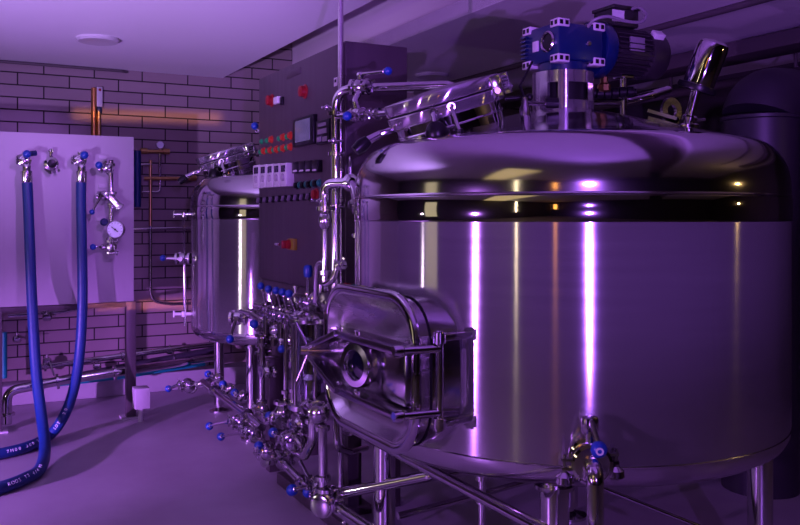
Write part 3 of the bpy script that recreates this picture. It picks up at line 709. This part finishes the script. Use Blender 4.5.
tag(MB().box((1.55, 3.0, .03), (.10, 2.4, .06), bev=.004).build('frame_rail', 'cabinet', loc=(1.55, 3.0, 0)), 'dark steel skid rail on the floor under the manifold and tank', 'rail')
tag(MB().box(PD(352, 470, 4.0)+V((0, 0, 0)), (.07, .07, .5), bev=.004).box((PD(352, 470, 4.0).x, PD(352, 470, 4.0).y, .02), (.14, .14, .04)).build('skid_post', 'cabinet', loc=(PD(352, 470, 4.0).x, PD(352, 470, 4.0).y, 0)), 'grey steel post behind the pump under the large tank', 'post')
# vertical return pipe left of side door far edge
pipe('vertical pipe rising behind the sight glass into the fittings', [Q(301, 318, 1.52), Q(301, 420, 1.52)], .018, 0)

# ---------------------------------------------------------------- front outlet of the large tank
od = (PD(590, 447, 2.4)-V((BIG.x, BIG.y, PD(590, 447, 2.4).z))); od.z = 0; od.normalize()
oz = .705
o0 = V((BIG.x, BIG.y, oz))+od*(RB-.02); o1 = o0+od*.125
ov = thing('outlet_valve', 'clamped outlet valve with blue knob on the front of the large tank', 'valve', o0+od*.06)
MB().lathe([(.032, 0), (.032, .03), (.050, .032), (.050, .045), (.034, .048), (.040, .06), (.054, .062), (.056, .08), (.040, .084), (.036, .10), (.052, .104), (.052, .116), (.030, .118)], o0, od, 36).build('valve_body', 'satin', ov)
ou = od.cross(UP).normalized()
for h in (.038, .110):
    cl = MB().lathe([(.050, h-.010), (.058, h-.007), (.058, h+.007), (.050, h+.010)], o0, od, 32, closed=True)
    q = o0+od*h-ou*.07*(1 if h < .1 else -1)
    sgn = -1 if h < .1 else 1
    cl.bar(o0+od*h+ou*.052*sgn+UP*.012, o0+od*h+ou*.085*sgn+UP*.012, .016, .008).bar(o0+od*h+ou*.052*sgn-UP*.012, o0+od*h+ou*.085*sgn-UP*.012, .016, .008)
    cl = cl.build('tri_clamp', 'mirror', ov)
    w = o0+od*h+ou*.076*sgn
    MB().cyl(w+UP*.028, w-UP*.045, .006, seg=10).lathe([(.010, .0), (.024, -.012), (.026, -.030), (.014, -.038)], w-UP*.022, UP, 16).build('wing_nut', 'satin', cl)
kn = o0+od*.115+UP*.045+CAMX*.018
lv = MB().cyl(o0+od*.07+UP*.05, o0+od*.07+UP*.085, .013, seg=14).tube([o0+od*.07+UP*.085, o0+od*.07+UP*.12, kn-od*.0+UP*.01], .009, .02, 10).box(o0+od*.06+UP*.10, (.05, .03, .05), bev=.01).build('lever', 'satin', ov)
MB().sphere(kn, .024, 24).build('knob', 'blue', lv)
MB().lathe([(.011, .0), (.011, .004), (.006, .004), (.006, .0)], kn+od*.0215, od, 20, closed=True).build('knob_eyelet', 'white', lv)
pipe('outlet elbow pipe bending down from the front valve of the large tank', [o1-od*.01, o1+od*.055, o1+od*.06-UP*.12, V(((o1+od*.06).x, (o1+od*.06).y, .02))], .0235, .05, ferr=((2, .35),))
pipe('thin inclined rod under the large tank running to the right', [PD(600, 487, 2.75), PD(700, 527, 2.75)], .008, 0, name='brace_rod', cat='rod')

# ================================================================ LEFT: HOSE PANEL, HOSES
YP = 6.01
pl, pr = -.75, PY(134, 200, YP).x
pz0, pz1 = .815, 1.955
hp_ = thing('hose_panel', 'large matte steel panel box on legs carrying hose connections on the left', 'panel', ((pl+pr)/2, YP+.15, 0))
MB().box(((pl+pr)/2, YP+.10, (pz0+pz1)/2), (pr-pl, .20, pz1-pz0), bev=.006).build('panel_box', 'panel', hp_)
MB().box(((pl+pr)/2, YP+.10, pz0-.02), (pr-pl-.02, .16, .035), bev=.003).build('bottom_rail', 'cabinet', hp_)
for x in (PY(130.5, 350, YP+.05).x, PY(2, 400, YP).x-.03):
    l = MB().box((x, YP+.05, .41), (.065, .065, .82), bev=.004).build('leg', 'cabinet', hp_)  # darker cabinet sheet puts the shade on the legs into their colour
    MB().box((x, YP+.05, .006), (.13, .13, .012)).build('foot_plate', 'panel', l)
x = PY(138.5, 398, YP-.06).x
tag(MB().box((x+.01, YP-.10, .165), (.10, .11, .14), bev=.004).cyl((x+.01, YP-.10, 0), (x+.01, YP-.10, .10), .02).build('junction_box', 'panel', loc=(x+.01, YP-.10, 0)), 'small pale metal box on a short stub at the foot of the panel leg', 'box')

def hose(label, top, pts, marks):
    h = thing('blue_hose', label, 'hose', pts[0], 'blue brewing hoses')
    body = MB().tube(pts, .0325, smooth=True, seg=18).build('hose_body', 'hose', h)
    MB().lathe([(.036, -.005), (.036, .06), (.032, .07)], pts[0], V(pts[1])-V(pts[0]), 20).build('hose_ferrule', 'satin', h)
    MB().tube([pts[0], V(pts[0])+UP*.05, V(pts[0])+UP*.05+YD_*.10], .027, .04).build('hose_elbow', 'pipe', h)
    sp = smooth_path(pts, 30); L = [0]
    for a, b in zip(sp, sp[1:]): L.append(L[-1]+(b-a).length)
    camp = V((0, 0, EYE))
    def at(s):
        for i in range(len(L)-1):
            if L[i] <= s <= L[i+1]:
                f = (s-L[i])/max(1e-6, L[i+1]-L[i]); return sp[i].lerp(sp[i+1], f), (sp[i+1]-sp[i]).normalized()
        return sp[-1], (sp[-1]-sp[-2]).normalized()
    def pxof(p):
        return 400+FOC*(p.x*CO-p.y*SI)/(p.x*SI+p.y*CO)
    for (txt, px0, step) in marks:
        s = next(q for q in [L[-1]-.004*k for k in range(1000)] if pxof(at(q)[0]) >= px0)
        for ch in txt:
            if ch != ' ':
                p, tg = at(s)
                out = V((-.25, -1, .35)); out = (out-tg*out.dot(tg)).normalized(); sd = out.cross(tg).normalized()
                cu = bpy.data.curves.new('mark', 'FONT'); cu.body = ch; cu.size = .026; cu.extrude = .0008; cu.align_x = 'CENTER'; cu.align_y = 'CENTER'
                ob = bpy.data.objects.new('mark', cu); col.objects.link(ob)
                me = bpy.data.meshes.new_from_object(ob.evaluated_get(bpy.context.evaluated_depsgraph_get()))
                col.objects.unlink(ob); bpy.data.objects.remove(ob)
                X = -tg if tg.dot(CAMX) < 0 else tg
                Yv = out.cross(X).normalized()
                mtx = Matrix((X, Yv, out)).transposed()
                base = world_base(h)
                for v in me.vertices: v.co = mtx @ v.co + p + out*.0335 - base
                me.materials.append(M['marking'])
                t_ = bpy.data.objects.new('printed_letter', me); col.objects.link(t_); t_.parent = body
            s -= step
    return h
def onfloor(px, py): p = PZ(px, py, .034); return p
H1 = [PY(26.5, 172, YP-.10), PY(28, 200, YP-.11), PY(30, 250, YP-.14), PY(32, 300, YP-.17), PY(36, 370, YP-.30), PY(42, 420, YP-.50), PY(45, 448, YP-.75),
      onfloor(40, 469), onfloor(24, 479), onfloor(0, 488), onfloor(-40, 498), onfloor(-90, 506)]
hose('blue hose hanging from the leftmost panel valve, the nearer of two, lying on the floor', None, H1, [('RODS 13 4/4 30', 5, .021)])
H2 = [PY(81.5, 172, YP-.10), PY(81, 200, YP-.10), PY(82, 250, YP-.11), PY(82.5, 300, YP-.13), PY(80, 350, YP-.17), PY(74, 388, YP-.25), PY(64, 416, YP-.38),
      onfloor(50, 435), onfloor(30, 446), onfloor(0, 454), onfloor(-50, 463), onfloor(-110, 470)]
hose('blue hose hanging from the second panel valve, curling back behind the other hose', None, H2, [('7M00 300 2.4', 5, .023), ('LOT 30', 58, .021)])

def panel_valve(px, py, kx, ky, label, s=1.):
    q = PY(px, py, YP-.075); ax = V((0, 1, 0))
    r = valve(q, ax, PY(kx, ky, YP-.15), label, s, stem=UP, kr=.026)
    MB().cyl(q, q+YD_*.085, .02).build('panel_stub', 'pipe', r); return r
pv = panel_valve(25, 161, 27, 154, 'valve with blue knob above the leftmost hanging hose', 1.)
MB().cyl(PY(36, 153, YP-.12), PY(31, 153.5, YP-.13), .018).build('side_knob', 'gearblue', pv)
panel_valve(80, 161, 84.5, 155, 'valve with blue knob above the second hanging hose', 1.)
q = PY(51, 164, YP-.05)
k = thing('capped_valve', 'closed steel valve without hose between the two hanging hoses', 'valve', q)
MB().lathe([(.02, .05), (.035, .045), (.045, .02), (.045, -.02), (.03, -.03), (.03, -.05), (.018, -.055)], q, YD_, 24).build('valve_body', 'satin', k)
MB().lathe([(.028, -.045), (.028, -.062), (.012, -.065)], q, YD_, 20).build('dark_cap', 'black', k)
MB().cyl(q+UP*.03, q+UP*.085, .012).lathe([(.016, .08), (.018, .09), (.01, .10)], q, UP, 12).build('stem', 'pipe', k)
MB().bar(q-UP*.03-CAMX*.035, q-UP*.05-CAMX*.01, .02, .02).bar(q-UP*.035, q-UP*.065-CAMX*.005, .02, .018).bar(q-UP*.02+CAMX*.04, q-UP*.05+CAMX*.055, .012, .015).build('clamp_wing', 'satin', k)
# sampling and gauge assembly on the panel
cx_ = PY(111, 200, YP-.06)
gp = pipe('vertical gauge pipe on the right part of the steel panel', [PY(111, 160, YP-.06), PY(111, 252, YP-.06)], .016, 0, ferr=((0, .05), (0, .48), (0, .94)))
for py in (172, 240):
    q = PY(111, py, YP-.06); MB().cyl(q, q+YD_*.062, .012).lathe([(.024, .050), (.024, .062)], q, YD_, 16).build('pipe_standoff', 'satin', gp)
valve(PY(106, 168, YP-.07), CAMX, PY(99, 165, YP-.14), 'valve at the top of the gauge pipe with blue knob', .95, stem=-CAMX+UP*.4-CAMY*.3, kr=.024)
valve(PY(104, 196, YP-.07), CAMX, PY(92, 212, YP-.10), 'valve at the middle of the gauge pipe with knob hanging left', .95, stem=-YD_, kr=.018)
valve(PY(111, 247, YP-.07), UP, PY(93, 247, YP-.09), 'valve at the bottom of the gauge pipe with long lever pointing left', 1.1, stem=-CAMX, kr=.021)
q = PY(112, 200, YP-.07)
k = thing('strainer', 'slanted Y strainer in the middle of the gauge pipe', 'strainer', q)
a0, a1 = PY(106, 193, YP-.07), PY(118, 206, YP-.09)
MB().cyl(a0, a1, .026).lathe([(.03, 0), (.034, .01), (.034, .022), (.02, .026)], a1, a1-a0, 18).build('strainer_body', 'satin', k)
MB().lathe([(.024, -.06), (.032, -.055), (.032, -.04), (.022, -.035), (.022, .035), (.032, .04), (.032, .055), (.024, .06)], q, UP, 18).build('strainer_tee', 'pipe', k)
for (px, py) in ((103, 159), (103, 187), (101, 219)):
    pass
q = PY(115.5, 229.5, YP-.12)
gz = thing('pressure_gauge', 'round white pressure gauge on the gauge pipe of the steel panel', 'gauge', q)
fr = -CAMY
MB().lathe([(.02, -.05), (.055, -.035), (.060, -.02), (.060, .008), (.054, .012), (.053, .004), (.0, .004)], q, fr, 36).build('gauge_case', 'satin', gz)
MB().lathe([(.053, .003), (.053, .006), (0, .0065)], q, fr, 36).build('dial_face', 'dial', gz)
n1 = (CAMX*.8-UP*.6).normalized()
MB().bar(q+fr*.009-n1*.03, q+fr*.009+n1*.025, .003, .008, fr).bar(q+fr*.009-n1*.0, q+fr*.009+n1*.026, .003, .014, fr).lathe([(.006, .006), (.006, .011)], q, fr, 12).build('needle', 'black', gz)
tk = MB()
for i in range(11):
    a = math.radians(-45+27*i); d = CAMX*math.cos(a)+UP*math.sin(a)
    tk.bar(q+fr*.0075+d*.040, q+fr*.0075+d*.048, .0015, .003, fr)
tk.build('dial_mark', 'black', gz)
MB().cyl(q-fr*.04, q-fr*.07, .012).build('gauge_stem', 'pipe', gz)
for px, py, lab in ((103, 157, 'small pale tag above the top valve of the gauge pipe'), (103, 186, 'small pale tag beside the strainer on the panel'), (101, 219, 'small pale tag left of the round gauge')):
    q = PY(px, py, YP-.006); tag(MB().box(q, (.06, .012, .03), bev=.001).build('name_tag', 'panel', loc=q), lab, 'tag')
tag(MB().lathe([(.018, -.02), (.026, -.012), (.026, .012), (.018, .02)], PY(104, 222, YP-.09), YD_, 16).build('plug_fitting', 'gearblue', loc=PY(104, 222, YP-.09)), 'small dark blue plug fitting left above the round gauge', 'fitting')

# ---------------------------------------------------------------- wall pipework
YW = YB-.021
w = lambda px, py, y=YW: PY(px, py, y)
pipe('tall copper pipe on the tiled wall above the panel', [w(94, 88), w(94, 145)], .022, 0, 'copper', 'copper_pipe')
pipe('short brass pipe beside the tall copper pipe on the tiled wall', [w(99, 112), w(99, 145)], .016, 0, 'brass', 'copper_pipe')
q = w(99.5, 97)
k = thing('wall_thermometer', 'white capped thermometer with red mark beside the copper pipe on the tiled wall', 'thermometer', q)
MB().box(q, (.045, .035, .16), bev=.008).build('thermometer_case', 'white', k)
MB().box(q+V((.0, -.019, .055)), (.02, .006, .02), bev=.002).build('red_mark', 'red', k)
MB().box(q+V((0, 0, -.10)), (.035, .03, .06), bev=.006).build('blue_collar', 'gearblue', k)
pipe('upper brass pipe running level on the tiled wall beside the panel', [w(143, 151.5), w(168, 151.5)], .016, 0, 'brass', 'brass_pipe')
pipe('lower brass pipe running level towards the small tank on the tiled wall', [w(144, 178.5), w(196, 178.5)], .016, 0, 'brass', 'brass_pipe')
pipe('level steel pipe crossing the tiled wall at gauge height', [w(133, 229), w(192, 228)], .012, 0)
pipe('upright brass pipe behind the level wall pipes', [w(150.5, 160), w(150.5, 228)], .013, 0, 'brass', 'brass_pipe')
pipe('upright steel pipe that bends right low on the tiled wall', [w(150.5, 226), w(150.5, 301), w(172, 304), w(196, 303)], .014, .1)
pipe('short upright steel pipe joining the two brass wall pipes', [w(160, 153), w(160, 192), w(142, 192)], .011, .03)
pipe('short level steel stub left of the upright brass pipe', [w(141, 164.5), w(152, 164.5)], .012, 0)
q = w(160, 145)
k = thing('small_wall_gauge', 'tiny round gauge on the upper brass pipe by the tiled wall', 'gauge', q)
MB().lathe([(.03, -.02), (.034, -.015), (.034, .012), (.03, .015), (.029, .010), (0, .010)], q, -YD_, 24).build('gauge_case', 'satin', k)
MB().lathe([(.028, .009), (.028, .012), (0, .012)], q, -YD_, 20).build('dial_face', 'dial', k)
MB().cyl(q-UP*.03, q-UP*.06, .008).build('gauge_stem', 'brass', k)
hh = [w(137.5, 151, YW-.006), w(137.5, 180, YW-.006), w(137.5, 207, YW-.006)]
tag(MB().tube(hh, .028, .02).build('blue_hose', 'hose', loc=hh[1]), 'short dark blue hose hanging on the wall just right of the panel', 'hose', 'blue brewing hoses')
for px, py, lab in ((144, 151, 'brass elbow at the left end of the upper brass pipe'), (166, 151.5, 'brass tee at the right end of the upper brass pipe'), (193, 178, 'brass elbow at the right end of the lower brass pipe')):
    q = w(px, py); tag(MB().lathe([(.016, -.03), (.024, -.026), (.024, .026), (.016, .03)], q, V((1, 0, 0)), 14).build('brass_fitting', 'brass', loc=q), lab, 'fitting')
# level gauge at the side of the small tank
dl = 5.68
q0, q1 = PD(183.5, 216, dl), PD(185, 326, dl)
lg = thing('level_gauge', 'slim vertical level tube with steel end cocks on the left of the small tank', 'gauge', q1)
MB().cyl(q0, PD(184.3, 256, dl), .007).build('upper_tube', 'glass', lg)
MB().cyl(PD(184.3, 262, dl), q1, .009).build('lower_tube', 'pipe', lg)
for py, nm in ((214.5, 'top_cock'), (314, 'bottom_cock')):
    a = PD(174, py, dl); b_ = PD(194, py-.3, dl)
    MB().cyl(a, b_, .011).cyl(a-UP*.022, a+UP*.022, .007).lathe([(.016, -.018), (.018, 0), (.016, .018)], PD(184, py, dl), UP, 14).build(nm, 'white' if py > 300 else 'satin', lg)
valve(PD(183, 258.5, dl), CAMX, PD(163, 258, dl-.05), 'valve on the slim level tube beside the small tank, knob pointing at the wall', 1.15, stem=-YD_, kr=.021)
fitting_q = PD(190, 256, dl)
# pipes along the foot of the wall
z1 = lambda px, py, y=YB-.22: PY(px, py, y)
z2 = lambda px, py: PY(px, py, YP+.16)
pipe('thick pipe along the foot of the tiled wall that bends down at its left end', [V((z2(7, 440).x, YP+.16, .02)), z2(7, 391), z2(60, 381), z2(128, 370.5), z1(190, 361), z1(218, 357)], .031, .08, ferr=((0, .3), (1, .95), (2, .8)), cat='pipe')
pipe('thinner upper pipe along the foot of the tiled wall behind the hoses', [z1(34, 368, YB-.12), z1(70, 363, YB-.12), z1(128, 355, YB-.12), z1(215, 344, YB-.12)], .022, 0, ferr=((0, .3), (1, .9)))
pipe('teal pipe low along the wall under the thick pipe', [z1(55, 385, YB-.26), z1(120, 377.5, YB-.26), z1(205, 364, YB-.26)], .014, 0, 'teal', 'teal_pipe')
pipe('short teal upright pipe at the far left under the panel', [z1(4, 332), z1(4, 378)], .022, 0, 'teal', 'teal_pipe')
pipe('dark pipe behind the panel legs along the wall', [z1(-10, 398, YB-.16), z1(30, 386, YB-.16), z1(130, 366, YB-.14), z1(215, 350, YB-.14)], .03, .05, 'duct')
pipe('slim rail pipe just under the bottom edge of the steel panel', [PY(8, 316, YP+.3), PY(60, 312, YP+.3), PY(97, 306, YP+.3)], .012, 0, ferr=((0, .7),))
for px, py, lab in ((47, 361, 'small tap on the thin wall pipe left of the nearer hose'), (170, 351, 'small dark tap on the thin wall pipe near the small tank'), (97, 366, 'small tap on the thin wall pipe right of the hoses'), (47, 317, 'small drain tap under the panel bottom edge'), (17, 339, 'small tap low on the tiled wall at the far left')):
    q = z1(px, py, YB-.12) if py > 330 else PY(px, py, YP+.25)
    k = thing('wall_tap', lab, 'tap', q)
    MB().lathe([(.016, -.03), (.026, -.02), (.026, .02), (.016, .03)], q, V((1, 0, 0)), 14).cyl(q, q+UP*.05, .010, seg=10).build('tap_body', 'satin', k)
    MB().bar(q+UP*.03, q+UP*(-.10 if py > 350 else .02)+CAMX*.05-YD_*.06, .012, .008).build('tap_lever', 'pipe', k)

# ================================================================ CEILING FITTINGS AND RIGHT BACK
for px, py, lab in ((98, 38.5, 'round white ceiling disc above the tiled wall on the left'), (432, 74.5, 'round ceiling disc behind the top hatch of the large tank')):
    q = PZ(px, py, ZC)
    k = thing('ceiling_light', lab, 'ceiling light', q, 'round ceiling discs')
    MB().lathe([(.14, 0), (.14, -.012), (.125, -.024), (.11, -.022)], q, UP, 40).build('light_ring', 'white', k)
    MB().lathe([(.112, -.002), (.112, -.02), (0, -.021)], q, UP, 36).build('diffuser', 'greyp', k)
tx = 4.57
tag(MB().box((tx+.14, 3.6, ZC-.072), (.28, 6.6, .095), bev=.004).box((tx+.14, 2.0, ZC-.013), (.2, .05, .026)).box((tx+.14, 5.0, ZC-.013), (.2, .05, .026)).build('cable_tray', 'tray', loc=(tx+.14, 3.6, ZC)), 'wide dark cable tray hung under the ceiling at upper right', 'tray')
pipe('thin dark conduit along the ceiling at upper right', [V((3.83, .2, ZC-.022)), V((3.83, 6.9, ZC-.022))], .02, 0, 'tray', 'ceiling_conduit', cat='conduit')
hr = thing('hanging_rail', 'dark pipe rail hung on rods below the cable tray behind the tank', 'rail', (4.95, 3.6, 2.36))
MB().cyl((4.95, .3, 2.36), (4.95, 6.9, 2.36), .035).build('rail_pipe', 'tray', hr)
for y in (2.6, 3.7, 4.8, 5.9):
    MB().cyl((4.95, y, 2.36), (4.95, y, ZC), .012, seg=8).build('hanger_rod', 'tray', hr)
dc = PD(760, 120, 4.35); dx, dy = dc.x, dc.y
du = thing('exhaust_duct', 'large dark round exhaust duct with an elbow behind the right side of the large tank', 'duct', (dx, dy, 0))
MB().lathe([(.188, .0), (.188, 1.915)], (dx, dy, 0), UP, 48).build('duct_pipe', 'duct', du)
MB().lathe([(.188, 1.895), (.197, 1.900), (.197, 1.915), (.188, 1.920)], (dx, dy, 0), UP, 48).build('duct_joint', 'duct', du)
e1 = V((dx, dy, 1.91)); r_ = CAMX*.85+CAMY*.5
MB().tube([e1, e1+UP*.045+r_*.02, e1+UP*.075+r_*.07, e1+UP*.085+r_*.16, e1+UP*.085+r_*.35, e1+UP*.085+r_*.9], .188, seg=40, smooth=True).build('duct_elbow', 'duct', du)
q = PY(8, 60, 6.7)
tag(MB().tube([PZ(258, 83, ZC-.01)+V((0, .6, 0)), V((1.2, YB-.02, ZC-.012)), V((.6, YB-.03, ZC-.012)), V((-.4, YB-.02, ZC-.012))], .012, .05, 8).build('wall_top_shadow', 'tray', loc=(.6, YB-.03, ZC-.012)), 'dark tube drawn as the shadow line along the top edge of the tiled wall', 'shadow line')  # dark tube drawn where a shadow line runs along the wall top

# ================================================================ LIGHT
def lamp(name, kind, loc, colr, power, size=.1, target=None, **k):
    l = bpy.data.lights.new(name, kind); l.color = colr; l.energy = power
    o = bpy.data.objects.new(name, l); col.objects.link(o); o.location = V(loc)
    if kind == 'POINT': l.shadow_soft_size = size
    if kind == 'SPOT': l.shadow_soft_size = size; l.spot_size = k.get('angle', 1.); l.spot_blend = k.get('blend', .5)
    if kind == 'AREA':
        l.size = size
        if 'sy' in k: l.shape = 'RECTANGLE'; l.size_y = k['sy']
        if 'spread' in k: l.spread = k['spread']
    if target is not None: o.rotation_euler = (V(target)-V(loc)).to_track_quat('-Z', 'Y').to_euler()
    return o
PUR = (.52, .18, 1.0)
VIO = (.40, .135, 1.0)
lamp('floor_flood', 'SPOT', (-1.75, 1.75, 1.0), PUR, 300, .02, target=(1.5, 2.7, .8), angle=math.radians(84), blend=.7)
lamp('floor_flood.001', 'SPOT', (-.15, -1.7, 1.75), VIO, 330, .02, target=(1.9, 2.4, 1.25), angle=math.radians(62), blend=.7)
lamp('floor_flood.002', 'SPOT', (-2.8, 3.25, .62), PUR, 2500, .025, target=(-.74, 4.62, .0), angle=math.radians(46), blend=.85)
lamp('floor_flood.003', 'SPOT', (-.15, -1.7, .9), VIO, 800, .03, target=(3.3, 4.5, 3.1), angle=math.radians(38), blend=.6)
lamp('panel_spot', 'SPOT', (1.15, 3.2, 2.5), PUR, 140, .05, target=(.1, 6.0, 1.25), angle=math.radians(50), blend=.7)
lamp('warm_ceiling_lamp', 'AREA', (-2.2, .6, 2.56), (1, .74, .30), 7, 3.0, target=(-2.2, .6, 0), sy=1.1)
lamp('side_flood', 'SPOT', (-3.1, 4.35, .9), (.85, .66, .85), 70, .05, target=(1.5, 4.6, 1.0), angle=math.radians(60), blend=.6)
lamp('ceiling_uplight', 'SPOT', (-1.75, 1.9, .7), (.54, .315, 1.0), 1300, .05, target=(.15, 4.5, 2.6), angle=math.radians(54), blend=1.)
lamp('warm_lamp', 'POINT', (4.3, .12, 1.7), (1, .62, .22), 5, .03)
lamp('warm_strip', 'AREA', (-3.5, -.65, 1.7), (1, .80, .48), 4, .08, target=(1.5, 2.05, 1.6), sy=1.6)  # unseen area light added for a warm bar reflected in the tank
lamp('orange_strip', 'AREA', (-3.0, -3.0, 1.75), (1, .38, .06), 2.2, .2, target=(1.56, 1.96, 1.6), sy=.9)  # unseen area light added for the orange bar in the polished band
lamp('warm_reflection_area', 'AREA', (-3.5, 3.95, 1.4), (1, .84, .50), 2.6, .75, target=(1.5, 3.95, 1.4), sy=1.7)  # unseen area light added for the broad yellowish reflections on the tanks
lamp('warm_caustic', 'AREA', PY(150, 119, YB-1.6), (1, .42, .18), .30, 1.15, target=PY(150, 116, YB), sy=.06, spread=math.radians(5))  # added light standing in for reflections thrown by the polished tank bands
lamp('warm_caustic.001', 'AREA', PY(170, 305, YB-1.2), (1, .32, .22), .32, 1.1, target=PY(170, 304, YB), sy=.05, spread=math.radians(5))  # second added streak of light as if reflected from the bands
w_ = bpy.data.worlds.new('World'); bpy.context.scene.world = w_; w_.use_nodes = True
w_.node_tree.nodes['Background'].inputs[0].default_value = (.30, .14, .6, 1); w_.node_tree.nodes['Background'].inputs[1].default_value = .02

# ================================================================ CAMERA
cd = bpy.data.cameras.new('camera'); cam = bpy.data.objects.new('camera', cd); col.objects.link(cam)
cam.location = (0, 0, EYE); cam.rotation_euler = (math.radians(90), 0, -YAW)
cd.sensor_width = 36; cd.lens = FOC*36/800; cd.shift_y = -(262.5-HZ)/800; cd.clip_start = .02
sc = bpy.context.scene; sc.camera = cam
sc.view_settings.view_transform = 'Standard'; sc.view_settings.look = 'None'
sc.view_settings.exposure = 0.0; sc.view_settings.gamma = 1; sc.view_settings.use_curve_mapping = False
